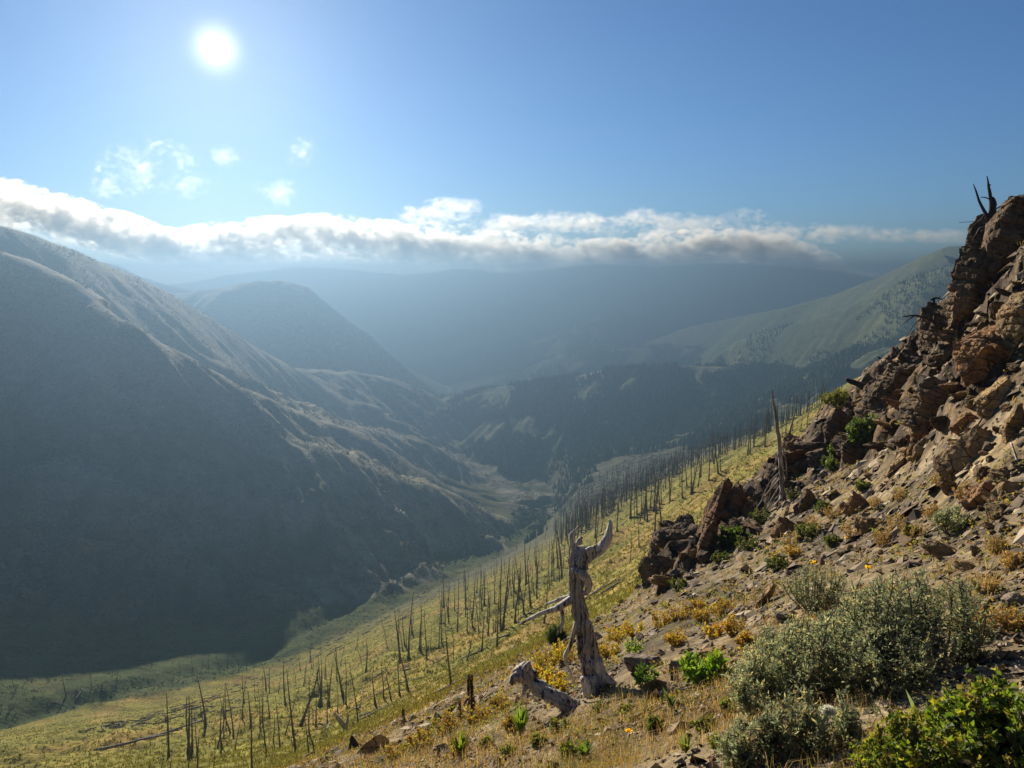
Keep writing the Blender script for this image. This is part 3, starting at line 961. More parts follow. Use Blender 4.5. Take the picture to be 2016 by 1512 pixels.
for bx, by in [(379, 1318), (397, 1318), (411, 1315), (485, 1318), (448, 1312), (430, 1314), (470, 1320), (355, 1322), (500, 1322), (180, 1352), (230, 1340), (130, 1370), (520, 1262), (580, 1240), (640, 1222), (610, 1235)]:
    burnt_tree(hit(bx, by, 100), tree_rng.uniform(6, 9), "small dead tree standing on the sunlit benches beside the creek", 'dead trees by the creek')
STAND_A = [(740, 1290), (800, 1225), (880, 1165), (960, 1105), (1060, 1058), (1110, 1050), (1135, 1110), (1060, 1190), (990, 1245), (880, 1290), (800, 1310)]
STAND_B = [(1110, 1110), (1200, 1030), (1290, 965), (1390, 912), (1480, 872), (1540, 848), (1560, 858), (1460, 920), (1380, 960), (1300, 1015), (1240, 1050), (1190, 1080), (1150, 1115)]
for px_, py_ in sample_poly(STAND_A, 112, tree_rng):
    p = hit(px_, py_, 45)
    burnt_tree(p, tree_rng.choice([tree_rng.uniform(7.0, 11.5), tree_rng.uniform(6, 9), tree_rng.uniform(3, 6)], p=[.6, .25, .15]), "bare charred trunk in the dense stand left of the weathered snag", 'dense burnt stand left of the snag')
for px_, py_ in sample_poly([(230, 1508), (420, 1405), (560, 1330), (700, 1255), (760, 1300), (640, 1440), (560, 1500)], 44, tree_rng):
    burnt_tree(hit(px_, py_, 60), tree_rng.uniform(4.5, 9.0), "scattered thin charred trunk on the lower green slope, away from the dense stands", 'scattered dead trunks on the lower slope', None, None, 1.2)
for px_, py_ in sample_poly(STAND_B, 74, tree_rng):
    p = hit(px_, py_, 60)
    burnt_tree(p, tree_rng.choice([tree_rng.uniform(6.5, 11.0), tree_rng.uniform(5, 8), tree_rng.uniform(2.5, 5)], p=[.6, .25, .15]), "bare charred trunk in the upper stand between the snag and the rock outcrop", 'upper burnt stand right of the snag')

# the rest of the burnt wood, far down the spur: one mass
mb = MB()
FAR_A = [(1085, 1050), (1110, 985), (1200, 930), (1300, 900), (1420, 870), (1540, 838), (1640, 800), (1560, 845), (1400, 905), (1290, 960), (1190, 1020), (1110, 1080)]
for px_, py_ in sample_poly(FAR_A, 1300, tree_rng):
    p = hit(px_, py_, 255)
    if p is None or math.hypot(p[0], p[1]) > 900: continue
    h = tree_rng.uniform(6, 11); lx, ly = tree_rng.normal(0, .05, 2) * h
    tube(mb, np.array([p - [0, 0, .3], p + [lx * .4, ly * .4, h * .5], p + [lx, ly, h]]), [h * .015, h * .011, h * .003], 4, 3, cap=False)
    for b in range(4):
        u = tree_rng.uniform(.35, .95); a = tree_rng.uniform(0, 6.28); L = tree_rng.uniform(.5, 1.3)
        c0 = p + np.array([lx * u, ly * u, h * u])
        tube(mb, np.array([c0, c0 + [math.cos(a) * L, math.sin(a) * L, tree_rng.uniform(-.2, .5) * L]]), [.05, .02], 3, 2, cap=False)
tag(link('burnt_forest', mb.mesh('burnt_forest', M_BURNT)), kind='stuff')

# ---- fallen logs


def log_mesh(seed, L, r):
    mb_ = MB(); rng = np.random.default_rng(seed)
    k = np.linspace(-.5, .5, 6)
    tube(mb_, np.column_stack([k * L, .02 * L * np.sin(k * 5 + seed), np.full(6, r * .5)]), r * (1 - .55 * (k + .5)), 7, 9, .15, 4, .5, seed)
    for b in range(int(rng.integers(2, 6))):
        x = rng.uniform(-.3, .5) * L; a = rng.uniform(.2, 2.9); q = rng.uniform(.15, .5)
        c0 = np.array([x, 0, r * .5])
        tube(mb_, np.array([c0, c0 + [q * .4, math.cos(a) * q, math.sin(a) * q]]), [r * .25, r * .08], 4, 2)
    return mb_.mesh('fallen_log', M_LOG, True)


LOGS = [log_mesh(700 + i, [6, 4.5, 5.2, 3.5, 7][i], [.16, .13, .14, .12, .17][i]) for i in range(5)]


def lay_log(p, ang, label, group, v, k=1.0, kind='fallen_log'):
    L = 2.5 * k
    d = np.array([math.cos(ang), math.sin(ang)])
    z0, z1 = ground(p[0] - d[0] * L, p[1] - d[1] * L), ground(p[0] + d[0] * L, p[1] + d[1] * L)
    o = link(kind, LOGS[v]); o.scale = (k, k, k)
    o.location = (p[0], p[1], float(ground(p[0], p[1])) + .04)
    vec = Vector((d[0] * 2 * L, d[1] * 2 * L, float(z1 - z0))).normalized()
    o.rotation_mode = 'QUATERNION'; o.rotation_quaternion = vec.to_track_quat('X', 'Z')
    return tag(o, label, 'log', group)


lay_log(hit(910, 1342, 40), .75, "stout pale fallen log beside the thick straight charred trunk", None, 0, .95)
lay_log(hit(862, 1302, 40), .9, "fallen log lying in the grass left of the two thin mid-slope trunks", None, 3, 1.0)
for px_, py_ in [(340, 1440), (300, 1452), (265, 1462)]:
    lay_log(hit(px_, py_, 60), .45, "long dark fallen trunk lying across the lower green slope", 'long fallen trunks on the lower slope', 4, 1.5)
for px_, py_ in sample_poly([(345, 1378), (470, 1360), (480, 1395), (390, 1425), (335, 1410)], 34, tree_rng):
    lay_log(hit(px_, py_, 60), tree_rng.uniform(0, 3.1), "bleached log in the tangle of deadfall above the creek", 'deadfall tangle above the creek', int(tree_rng.integers(0, 5)), tree_rng.uniform(.5, .95))
for px_, py_ in sample_poly([(620, 1440), (780, 1290), (900, 1250), (1060, 1190), (1120, 1180), (1000, 1290), (850, 1360), (700, 1440)], 22, tree_rng):
    lay_log(hit(px_, py_, 40), tree_rng.uniform(0, 3.1), "grey log lying among the standing trunks on the green slope", 'logs lying on the green slope', int(tree_rng.integers(0, 5)), tree_rng.uniform(.5, .9))
for px_, py_ in [(1180, 1160), (1215, 1150), (1240, 1010), (1230, 1030), (1190, 1060), (1170, 1170)]:
    lay_log(hit(px_, py_, 40), tree_rng.uniform(.6, 1.1), "grey log on the bright slope just right of the snag", 'logs right of the snag', int(tree_rng.integers(0, 5)), tree_rng.uniform(.9, 1.3))
for px_, py_ in [(474, 1252), (502, 1262), (540, 1249), (545, 1270), (578, 1262), (690, 1190), (640, 1205), (266, 1316), (156, 1366), (116, 1385), (560, 1230), (600, 1225)]:
    lay_log(hit(px_, py_, 200), tree_rng.uniform(0, 3.1), "white log on the sunlit benches across the creek", 'logs across the creek', int(tree_rng.integers(0, 5)), tree_rng.uniform(.9, 1.4))
mb = MB()
for px_, py_ in sample_poly([(1085, 1010), (1150, 950), (1250, 895), (1330, 890), (1400, 880), (1330, 930), (1240, 975), (1150, 1005)], 1500, tree_rng):
    p = hit(px_, py_, 260)
    if p is None or math.hypot(p[0], p[1]) > 1150: continue
    a = tree_rng.uniform(0, 3.14); L = tree_rng.uniform(2, 5)
    d = np.array([math.cos(a) * L, math.sin(a) * L])
    e = np.array([p[0] + d[0], p[1] + d[1], float(ground(p[0] + d[0], p[1] + d[1])) + .25])
    tube(mb, np.array([p + [0, 0, .2], e]), [.22, .12], 4, 2)
for px_, py_ in sample_poly([(420, 1370), (740, 1215), (980, 1080), (1040, 1070), (760, 1240), (560, 1330), (300, 1430), (120, 1450)], 260, tree_rng):
    p = hit(px_, py_, 100)
    if p is None: continue
    a = tree_rng.uniform(0, 3.14); L = tree_rng.uniform(1.5, 4)
    d = np.array([math.cos(a) * L, math.sin(a) * L])
    e = np.array([p[0] + d[0], p[1] + d[1], float(ground(p[0] + d[0], p[1] + d[1])) + .2])
    tube(mb, np.array([p + [0, 0, .15], e]), [.16, .09], 4, 2)
tag(link('fallen_timber', mb.mesh('fallen_timber', M_LOG)), kind='stuff')

# ---- conifer forest far off: one mass
frng = np.random.default_rng(21)
visible = np.zeros(SG.shape, bool); visible[1:] = SG[1:] >= VIS[:-1] - .004
inview = np.abs(A2) < math.radians(50)
fm = np.isin(WHO, [names.index(q) for q in ('forest1', 'forest1b', 'forest1c', 'ridge8', 'peak12')]) & visible & inview & (R2 < 2700)
band = (WHO == 0) & visible & (R2 > 560) & (R2 < 1250) & (A2 > math.radians(1.0)) & inview
rightm = np.isin(WHO, [names.index(q) for q in ('right9', 'right11')]) & visible & inview
V_, T_, C_ = [], [], []


def pick(mask, n, thin=None):
    idx = np.argwhere(mask)
    k = idx[frng.integers(0, len(idx), n)]
    lr = LR[k[:, 0]] + frng.uniform(-.004, .004, n); az = AZ[k[:, 1]] + frng.uniform(-.001, .001, n)
    r = np.exp(lr); x, y = np.sin(az) * r, np.cos(az) * r
    if thin is not None:
        keep = thin(x, y, r); x, y = x[keep], y[keep]
    return np.stack([x, y, ground(x, y)], 1)


def cones(mb_, pts, hmin, hmax, wid, rng, col):
    n = len(pts); h = rng.uniform(hmin, hmax, n); w = h * wid * rng.uniform(.75, 1.25, n)
    seg = 5
    th = np.linspace(0, 2 * np.pi, seg, endpoint=False)[None, :] + rng.uniform(0, 6.28, n)[:, None]
    V, T = [], []
    base = 0
    for (z0, z1, k) in ((.05, .60, 1.0), (.35, .82, .72), (.62, 1.0, .45)):
        jit = rng.uniform(.7, 1.25, (n, seg))
        ring = np.stack([np.cos(th) * w[:, None] * k * jit, np.sin(th) * w[:, None] * k * jit, np.broadcast_to((h * z0)[:, None], (n, seg)) + rng.uniform(-.04, .04, (n, seg)) * h[:, None]], -1)
        top = np.stack([np.zeros(n), np.zeros(n), h * z1], -1)[:, None, :]
        V.append(np.concatenate([ring, top], 1))
        a = np.arange(seg); T.append(np.stack([a, (a + 1) % seg, np.full(seg, seg)], 1) + base)
        base += seg + 1
    V = np.concatenate(V, 1) + pts[:, None, :]
    T = np.concatenate(T)[None] + (np.arange(n) * base)[:, None, None]
    cl = np.asarray(col)[None] * (1 + .22 * rng.normal(size=(n, 1)))
    mb_.add(V.reshape(-1, 3), None, T.reshape(-1, 3), np.repeat(np.clip(cl, .005, 1), base, 0))


mb = MB()
cones(mb, pick(fm, 26000, lambda x, y, r: (fbm2(x / 90, y / 90, 4, 401) > -.12)), 5, 10, .20, frng, (.085, .115, .055))
cones(mb, pick(band, 6500, lambda x, y, r: (fbm2(x / 90, y / 90, 3, 403) + (r - 850) / 300 > -.05)), 4.5, 8.5, .20, frng, (.07, .10, .045))
cones(mb, pick(rightm, 1500, lambda x, y, r: fbm2(x / 160, y / 160, 3, 405) > .15), 3.5, 7, .22, frng, (.06, .085, .042))
crest = [hit(x, y + 3, 500) for x, y in np.array([[q, np.interp(q, [0, 180, 330, 450], [445, 510, 580, 650])] for q in frng.uniform(60, 345, 26)])]
cones(mb, np.array([q for q in crest if q is not None]), 1.6, 3.6, .16, frng, (.05, .06, .035))
tag(link('conifer_forest', mb.mesh('conifer_forest', M_CONIFER)), kind='stuff')

# ---- low scrub and broken ground on the mountain across the valley, and bushes along the creek


def clumps(mb_, pts, smin, smax, rng, cols, nl=9, flat=.7):
    n = len(pts)
    s = rng.uniform(smin, smax, n)
    o = rng.normal(size=(n, nl, 3)) * .42; o[..., 2] = np.abs(o[..., 2]) * flat
    p = (pts[:, None, :] + o * s[:, None, None]).reshape(-1, 3)
    d = rng.normal(size=(n * nl, 3)); d[:, 2] += .6
    ci = rng.integers(0, len(cols), n)
    leaves(mb_, p, d, np.repeat(s, nl) * .55, np.repeat(s, nl) * .45, rng, np.repeat(np.array(cols)[ci], nl, 0), .2, .2)


mtn = np.isin(WHO, [names.index(q) for q in ('left1', 'rib1', 'rib0', 'rib3', 'rib5', 'left2')]) & visible & inview
mb = MB()
clumps(mb, pick(mtn, 22000, lambda x, y, r: fbm2(x / 45, y / 45, 3, 411) > -.05), .6, 2.2, frng, [(.045, .052, .025), (.07, .068, .035), (.14, .125, .09)], 5)
flo = np.isin(WHO, [1, names.index('bench1'), names.index('bench2')]) & visible & inview & (R2 > 200) & (R2 < 600)
clumps(mb, pick(flo, 2600, lambda x, y, r: fbm2(x / 18, y / 18, 3, 413) > -.15), .3, 1.1, frng, [(.09, .085, .03), (.06, .065, .025), (.13, .11, .05)], 6)
tag(link('mountain_scrub', mb.mesh('mountain_scrub', M_CONIFER)), kind='stuff')
mb = MB()
near_creek = (cd < 14) & visible & inview & (R2 > 430) & (R2 < 1500)
clumps(mb, pick(near_creek, 900), .8, 2.0, frng, [(.07, .12, .03), (.09, .13, .04), (.08, .09, .045)], 14)
bpts = np.array([hit(x, y, 300) for x, y in sample_poly([(1000, 1010), (1060, 985), (1085, 1020), (1060, 1050), (1020, 1030)], 120, frng)])
clumps(mb, bpts, 2.0, 4.0, frng, [(.07, .15, .03), (.09, .18, .035)], 20)
tag(link('creek_bushes', mb.mesh('creek_bushes', M_CONIFER)), kind='stuff')

# ---- tussock grass over the green hillside
gm = np.isin(WHO, [0, 1, names.index('bench1'), names.index('bench2')]) & visible & inview & (R2 > 24) & (R2 < 470)
mb = MB()
tp = pick(gm & (OUT < .05), 42000)
nb_ = 5
bp = np.repeat(tp, nb_, 0); bp[:, :2] += frng.normal(0, .10, (len(bp), 2))
rr_ = np.hypot(bp[:, 0], bp[:, 1])
okr = sstep(0.30, 0.62, np.arctan2(bp[:, 0], bp[:, 1])) * sstep(260, 90, rr_)
gc = lerp(np.broadcast_to(c(.15, .155, .03), bp.shape), c(.24, .15, .05), np.clip(okr + frng.normal(0, .25, len(bp)) + .35 * sstep(45, 24, rr_), 0, 1))
blades(mb, bp, frng.uniform(.14, .34, len(bp)), np.clip(rr_ * .0011, .03, .12), .6, frng, gc)
sp_ = pick(gm & (R2 > 55) & (OUT < .05), 900)
clumps(mb, sp_, .2, .6, frng, [(.09, .10, .03), (.12, .11, .04), (.08, .085, .035)], 9)
tag(link('slope_grass', mb.mesh('slope_grass', M_GRASS)), kind='stuff')
# ------------------------------------------------------------------ rocks


def cube_grid(n):
    bm = bmesh.new(); bmesh.ops.create_cube(bm, size=2.0)
    bmesh.ops.subdivide_edges(bm, edges=bm.edges[:], cuts=n, use_grid_fill=True)
    v = np.array([q.co[:] for q in bm.verts]); f = np.array([[q.index for q in fc.verts] for fc in bm.faces])
    bm.free(); return v, f


_CG = {}


def rock_mesh(name, seed, n=12, dims=(1, 1, 1), cuts=10, strata=.06, nstrata=6, rough=.05, mat=None, depth=(.55, .95), rnd=.35, flat=True):
    """angular bedded rock: a block sliced by random planes, stepped along its beds and roughened"""
    if n not in _CG: _CG[n] = cube_grid(n)
    v, f = _CG[n]; v = v.copy()
    rng = np.random.default_rng(seed)
    sph = unit(v) * 1.15
    v = v * (1 - rnd) + sph * rnd
    for k in range(cuts):
        nn = unit(rng.normal(size=3) * np.array([1, 1, .7])); d = rng.uniform(*depth)
        t = np.maximum(v @ nn - d, 0)
        v = v - t[:, None] * nn
    big = fbm3(v * 1.1 + seed * 3.7, 3, seed)
    v = v * (1 + .16 * big)[:, None]
    z = v[:, 2] * nstrata * .5 + .35 * perlin3(v * .9 + seed, seed + 3)
    lev = np.floor(z); fr = z - lev
    step = np.random.default_rng(seed + 5).uniform(-1, 1, 64)[(lev.astype(int) + 32) % 64]
    step = step * 1.15 - 1.1 * np.exp(-(np.minimum(fr, 1 - fr) / .10) ** 2)
    v[:, :2] *= (1 + strata * step * (.35 + 1.1 * sstep(-.35, .5, perlin3(v * 1.3 + seed * 2.1, seed + 21))))[:, None]
    d_ = np.asarray(dims, float)
    w = v * d_
    nrm = unit(v)
    sc = 2.2 / max(d_.max(), 1e-6)
    w = w + nrm * (rough * d_.min() * fbm3(w * sc * 1.6 + seed * 1.3, 4, seed + 8, .6))[:, None]
    return new_mesh(name, w, quads=f, mat=mat, smooth=not flat)


BED = Matrix.Rotation(math.radians(16), 4, 'Y') @ Matrix.Rotation(math.radians(-8), 4, 'X')
rock_rng = np.random.default_rng(5)


def place_rock(me, loc, label, group=None, rz=0.0, tilt=(0, 0), k=(1, 1, 1), name='rock', bed=True, cat='rock'):
    o = link(name, me)
    m = Matrix.Rotation(tilt[0], 4, 'X') @ Matrix.Rotation(tilt[1], 4, 'Y') @ Matrix.Rotation(rz, 4, 'Z')
    if bed: m = BED @ m
    o.matrix_world = Matrix.Translation(Vector([float(q) for q in loc])) @ m @ Matrix.Diagonal((*k, 1))
    return tag(o, label, cat, group)


def rock_at(cx, cy, w, h, label, mat, seed, r=None, dep=.8, n=30, tilt=(0, 0), rz=0.0, group=None, name='rock', strata=.07, nst=7, cuts=20, bed=True, push=.35, rough=.06, rmin=5):
    """a rock seen at photo pixels (cx, cy), w x h pixels big, standing in the ground there"""
    p = hit(cx, cy, rmin)
    if p is not None and (r is None or math.hypot(p[0], p[1]) < r + 8):
        r = math.hypot(p[0], p[1])
    pt = P(cx, cy, r)
    sc = r / math.cos(float(ray(cx, cy)[0])) * 0 + np.linalg.norm(pt) / math.sqrt(F * F + (cx - 1008) ** 2 + (cy - 756) ** 2)
    W, Hh = w * sc, h * sc
    dy = dep * .5 * (W + Hh)
    dirv = np.array([pt[0], pt[1], 0]); dirv /= np.linalg.norm(dirv)
    pt = pt + dirv * dy * (-.05 if mat in (M_ROCK_DARK, M_ROCK_RUST) else push * .3)
    me = rock_mesh(name, seed, n, (W / 2, dy / 2, Hh / 2), cuts, strata, nst, rough, mat)
    az = float(ray(cx, cy)[0])
    return place_rock(me, pt, label, group, rz - az, tilt, (1, 1, 1), name, bed)


D, T_, U_, G_ = M_ROCK_DARK, M_ROCK_TAN, M_ROCK_RUST, M_ROCK_GREY
BIG = [  # cx, cy, w, h, r, dep, material, tilt, label
    (1737, 805, 108, 150, 30.0, .9, D, (.05, .12), "big dark banded block overhanging the leafy bushes on the skyline"),
    (1815, 872, 62, 150, 27.5, .7, U_, (0, -.15), "narrow brown pillar right of the big dark banded block"),
    (1790, 740, 120, 90, 29.5, .9, D, (.1, .1), "crumbling dark ledge on the skyline above the big dark banded block"),
    (1858, 800, 120, 110, 26.5, .8, D, (0, .1), "wide dark broken face between the brown pillar and the tan wall"),
    (1850, 660, 120, 110, 26.5, .9, D, (.1, .25), "dark ledge carrying the bent grey branch on the skyline"),
    (1925, 700, 110, 120, 24.0, .8, U_, (0, .1), "brown face with an orange patch below the tall tower"),
    (1915, 575, 100, 150, 23.5, .9, D, (.05, .15), "dark left shoulder of the tall rock tower"),
    (1985, 500, 130, 210, 22.0, .9, D, (0, .1), "tall dark rock tower carrying the dead tree on its top"),
    (1935, 480, 80, 90, 22.5, .8, D, (0, .2), "blocky top corner of the tower under the dead tree's roots"),
    (2010, 640, 90, 170, 20.0, .8, T_, (0, .15), "tan slanting wall at the picture's right edge below the tower"),
    (1960, 800, 70, 110, 17.0, .7, T_, (.1, -.2), "smooth tan block standing on edge beside the slanting wall"),
    (2000, 850, 60, 90, 15.5, .8, T_, (0, -.1), "tan block leaning over the dark hollow at the right edge"),
    (1915, 900, 90, 120, 15.0, .45, T_, (.15, .35), "large flat tan slab leaning on the scree"),
    (1900, 838, 60, 55, 16.0, .6, U_, (0, -.3), "wedge of orange rock above the large flat tan slab"),
    (1935, 985, 90, 80, 12.5, .6, U_, (.2, .4), "ribbed brown slab tilted below the large flat tan slab"),
    (1985, 975, 60, 70, 12.0, .7, T_, (0, .2), "square-edged tan block right of the ribbed brown slab"),
    (1404, 1020, 52, 140, 27.5, .7, U_, (0, .05), "tall orange-brown pinnacle at the left end of the rocky step"),
    (1385, 1075, 36, 100, 26.8, .7, U_, (0, .1), "thin split pillar leaning against the orange-brown pinnacle"),
    (1432, 1068, 50, 80, 26.5, .8, U_, (0, -.1), "reddish block at the foot of the orange-brown pinnacle"),
    (1450, 985, 44, 60, 29.0, .8, U_, (0, .1), "rusty cube-like block behind the top of the orange-brown pinnacle"),
    (1335, 1075, 110, 110, 26.5, .8, D, (.1, .2), "mass of dark rubble left of the orange-brown pinnacle"),
    (1300, 1130, 80, 90, 25.0, .8, D, (.1, .3), "dark crumbling lower corner of the rocky step"),
    (1558, 880, 44, 56, 32.0, .8, U_, (0, .1), "rounded orange boulder left of the dark twin boulder"),
    (1600, 892, 84, 64, 31.0, .8, D, (0, .1), "dark rounded twin boulder beside the orange one"),
    (1650, 845, 70, 70, 33.0, .8, D, (.1, .2), "dark skyline block above the dark twin boulder"),
    (1690, 890, 80, 60, 30.5, .8, D, (.1, .1), "shaded block beneath the leafy bushes"),
    (1545, 1050, 60, 60, 18.5, .7, U_, (0, .2), "brown weathered hump below the leaning grey trunk"),
    (1588, 1000, 60, 60, 19.5, .7, D, (0, .1), "dark boulder right of the upright pale splinter"),
    (1547, 1015, 9, 44, 18.0, .8, T_, (0, -.05), "upright pale splinter of stone"),
    (1690, 1005, 52, 52, 15.0, .7, U_, (.1, .3), "brown boulder on the scree with a stick against it"),
    (1715, 1040, 60, 60, 13.5, .7, T_, (0, .2), "tan jagged rock behind dry grass on the scree"),
    (1780, 905, 30, 90, 21.0, .5, T_, (0, .6), "long tan rib of rock slanting up the scree"),
    (1822, 880, 24, 80, 20.0, .5, T_, (0, .6), "second long tan rib of rock higher on the scree"),
    (1866, 1092, 92, 44, 9.5, .8, T_, (.25, .12), "broad flat-topped tan stone with a dark underside above the sagebrush"),
    (1905, 1120, 80, 26, 9.0, .8, T_, (.1, .1), "thin tan flagstone in front of the broad flat-topped stone"),
    (2000, 1190, 60, 40, 7.6, .8, G_, (.1, .1), "pale grey stone at the right edge above the green shrub"),
    (1980, 1298, 44, 36, 6.2, .8, T_, (0, .1), "small blocky tan stone in the shade beside the sagebrush"),
    (1272, 1318, 112, 52, None, .7, G_, (.05, .1), "large flat grey-brown stone beside the foot of the snag"),
    (1335, 1322, 50, 30, None, .7, G_, (.1, -.15), "pale wedge-shaped stone behind the bright green leafy plant"),
    (1405, 1285, 60, 20, None, .8, T_, (.1, -.25), "thin curled flagstones piled behind the bright green leafy plant"),
    (1500, 1190, 26, 90, None, .6, T_, (0, .35), "narrow tan slab standing on edge left of the sagebrush"),
    (1545, 1225, 50, 34, None, .8, G_, (0, .1), "squared dark grey block half hidden by the sagebrush"),
    (1560, 1255, 34, 26, None, .8, G_, (0, .1), "small squared grey block under the sagebrush"),
    (738, 1482, 80, 60, None, .5, T_, (.2, -.35), "jagged tan slab with a pale top at the lower grass edge"),
    (610, 1494, 46, 20, None, .6, T_, (.1, -.2), "small reddish flat stone left of the jagged tan slab"),
    (1280, 1203, 32, 18, None, .7, T_, (.1, -.3), "single pale stone lying below the dark rubble"),
    (1365, 1095, 20, 24, None, .6, T_, (.1, -.4), "small cream stone at the foot of the split pillar"),
]
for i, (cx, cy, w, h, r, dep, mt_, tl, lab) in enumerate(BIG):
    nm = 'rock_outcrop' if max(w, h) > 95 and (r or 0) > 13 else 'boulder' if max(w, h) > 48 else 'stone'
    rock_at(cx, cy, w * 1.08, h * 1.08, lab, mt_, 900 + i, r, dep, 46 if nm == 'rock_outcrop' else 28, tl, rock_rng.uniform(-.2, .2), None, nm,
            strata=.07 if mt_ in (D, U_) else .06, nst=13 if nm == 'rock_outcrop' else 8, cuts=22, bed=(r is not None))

VAR = []
for i in range(14):
    dm = [(1, .8, .6), (1, .7, .35), (.8, .8, .7), (1.1, .6, .25), (.9, .9, .5), (1, .6, .8), (1.2, .7, .3)][i % 7]
    VAR.append([rock_mesh('rock', 1200 + i, 14, dm, 15, .11, 9, .07, m_) for m_ in (D, T_, U_, G_)])


def small_rock(px_, py_, size_px, label, group, mi, rmin=4, sink=.25, name='rock', jit=.6, bed=True):
    p = hit(px_, py_, rmin)
    if p is None: return
    sc = np.linalg.norm(p) / math.sqrt(F * F + (px_ - 1008) ** 2 + (py_ - 756) ** 2)
    k = size_px * sc / 2
    me = VAR[int(rock_rng.integers(0, len(VAR)))][mi]
    kk = k * rock_rng.uniform(.8, 1.2, 3)
    place_rock(me, p + np.array([0, 0, k * (.45 - sink)]), label, group, rock_rng.uniform(0, 6.28), rock_rng.normal(0, jit * .5, 2), kk, name, bed)


OUT_DARK = [(1275, 1120), (1370, 1050), (1400, 985), (1470, 1000), (1560, 905), (1650, 830), (1760, 715), (1850, 610), (1905, 480), (1990, 420), (2016, 430), (2016, 640), (1930, 760), (1860, 850), (1790, 900), (1700, 900), (1560, 960), (1460, 1060), (1380, 1110), (1300, 1160)]
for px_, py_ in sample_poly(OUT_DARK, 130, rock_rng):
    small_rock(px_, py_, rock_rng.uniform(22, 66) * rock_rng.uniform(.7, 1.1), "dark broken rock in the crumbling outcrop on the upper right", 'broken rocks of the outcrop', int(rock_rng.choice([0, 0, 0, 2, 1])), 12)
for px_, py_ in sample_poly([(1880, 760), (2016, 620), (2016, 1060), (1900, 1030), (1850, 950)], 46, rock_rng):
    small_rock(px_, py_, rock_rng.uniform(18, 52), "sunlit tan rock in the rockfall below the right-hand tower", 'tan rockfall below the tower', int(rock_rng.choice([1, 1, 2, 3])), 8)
for px_, py_ in sample_poly([(1480, 1100), (1640, 960), (1780, 890), (1900, 960), (2016, 1060), (2016, 1180), (1850, 1140), (1600, 1150)], 60, rock_rng):
    small_rock(px_, py_, rock_rng.uniform(10, 28), "loose tan stone on the scree slope under the outcrop", 'stones on the scree slope', int(rock_rng.choice([1, 1, 3])), 6, .1, 'stone')
for px_, py_ in sample_poly([(1200, 1260), (1300, 1170), (1460, 1080), (1540, 1120), (1480, 1300), (1440, 1420), (1150, 1420), (1230, 1340)], 34, rock_rng):
    small_rock(px_, py_, rock_rng.uniform(9, 22), "small stone among the dry plants right of the snag", 'stones right of the snag', int(rock_rng.choice([1, 3, 3])), 5, .1, 'stone', bed=False)
for px_, py_ in sample_poly([(600, 1505), (760, 1450), (900, 1400), (1120, 1420), (1440, 1420), (1480, 1505)], 30, rock_rng):
    small_rock(px_, py_, rock_rng.uniform(8, 20), "small stone on the bare ground along the lower edge", 'stones along the lower edge', int(rock_rng.choice([1, 3, 3])), 3.5, .1, 'stone', bed=False)
for px_, py_ in sample_poly([(1880, 1190), (2016, 1170), (2016, 1330), (1900, 1330)], 22, rock_rng):
    small_rock(px_, py_, rock_rng.uniform(12, 30), "tan stone in the hollow between sagebrush and green shrub", 'stones behind the green shrub', int(rock_rng.choice([1, 3, 2])), 4, .1, 'stone', bed=False)
# pale crags low on the mountain across the valley
for cx, cy, w, h, lab in [(30, 1105, 46, 60, "pale crag at the left edge, low on the shaded mountain"), (50, 1060, 26, 36, "small pale crag just right of the crag at the left edge"), (150, 1085, 20, 60, "slim upright pale crag in the middle of the shaded slope's crags"),
                          (140, 1065, 18, 40, "slim short crag beside the slim upright one"), (215, 1055, 70, 60, "widest pale crag on the shaded mountain"), (235, 850, 70, 26, "flat pale rock band high on the shaded mountain"), (255, 1090, 40, 40, "broken crag below the widest pale crag")]:
    rock_at(cx, cy, w, h, lab, G_, 1500 + cx, None, .5, 14, (.3, .5), 0, None, 'crag', .08, 5, 10, False, 0.1, .09, 200)

for px_, py_ in sample_poly([(0, 980), (120, 1010), (330, 1060), (300, 1160), (120, 1190), (0, 1180)], 26, rock_rng):
    small_rock(px_, py_, rock_rng.uniform(14, 34), "grey crag among the scattered crags low on the shaded mountain", 'crags low on the shaded mountain', 3, 200, .15, 'crag')
for px_, py_ in sample_poly([(480, 920), (700, 925), (950, 1010), (900, 1040), (640, 1000), (500, 980)], 26, rock_rng):
    small_rock(px_, py_, rock_rng.uniform(8, 18), "small grey crag on the shaded face under the long sunlit spur", 'crags under the sunlit spur', 3, 200, .15, 'crag')

# ---- loose stones and chips: one mass
srng = np.random.default_rng(33)
mb = MB()
n = 90000
az = np.radians(srng.uniform(-46, 50, n)); lr = srng.uniform(math.log(1.5), math.log(34), n)
r = np.exp(lr); x, y = np.sin(az) * r, np.cos(az) * r
dens = .8 * fbm2(x / 1.8, y / 1.8, 3, 501) + .5 * fbm2(x / .5, y / .5, 2, 503) + .45 * sstep(.15, .5, az)
keep = dens > srng.uniform(-.25, .5, n)
x, y, r, az = x[keep], y[keep], r[keep], az[keep]
n = len(x)
size = r * srng.lognormal(math.log(.0026), .6, n); size = np.clip(size, .005, .17)
ctr = np.stack([x, y, ground(x, y)], 1)
base = np.array([[1, 0, 0], [.4, .8, 0], [-.6, .7, 0], [-1, -.1, 0], [-.3, -.8, 0], [.6, -.7, 0], [.1, .05, .45], [.35, -.2, .42]])
V = base[None] * (1 + .3 * srng.normal(size=(n, 8, 1))) + .12 * srng.normal(size=(n, 8, 3))
V[..., 2] *= srng.uniform(.6, 1.4, (n, 1))
ct, st_ = np.cos(srng.uniform(0, 6.28, n)), np.sin(srng.uniform(0, 6.28, n))
ang = srng.uniform(0, 6.28, n); ct, st_ = np.cos(ang)[:, None], np.sin(ang)[:, None]
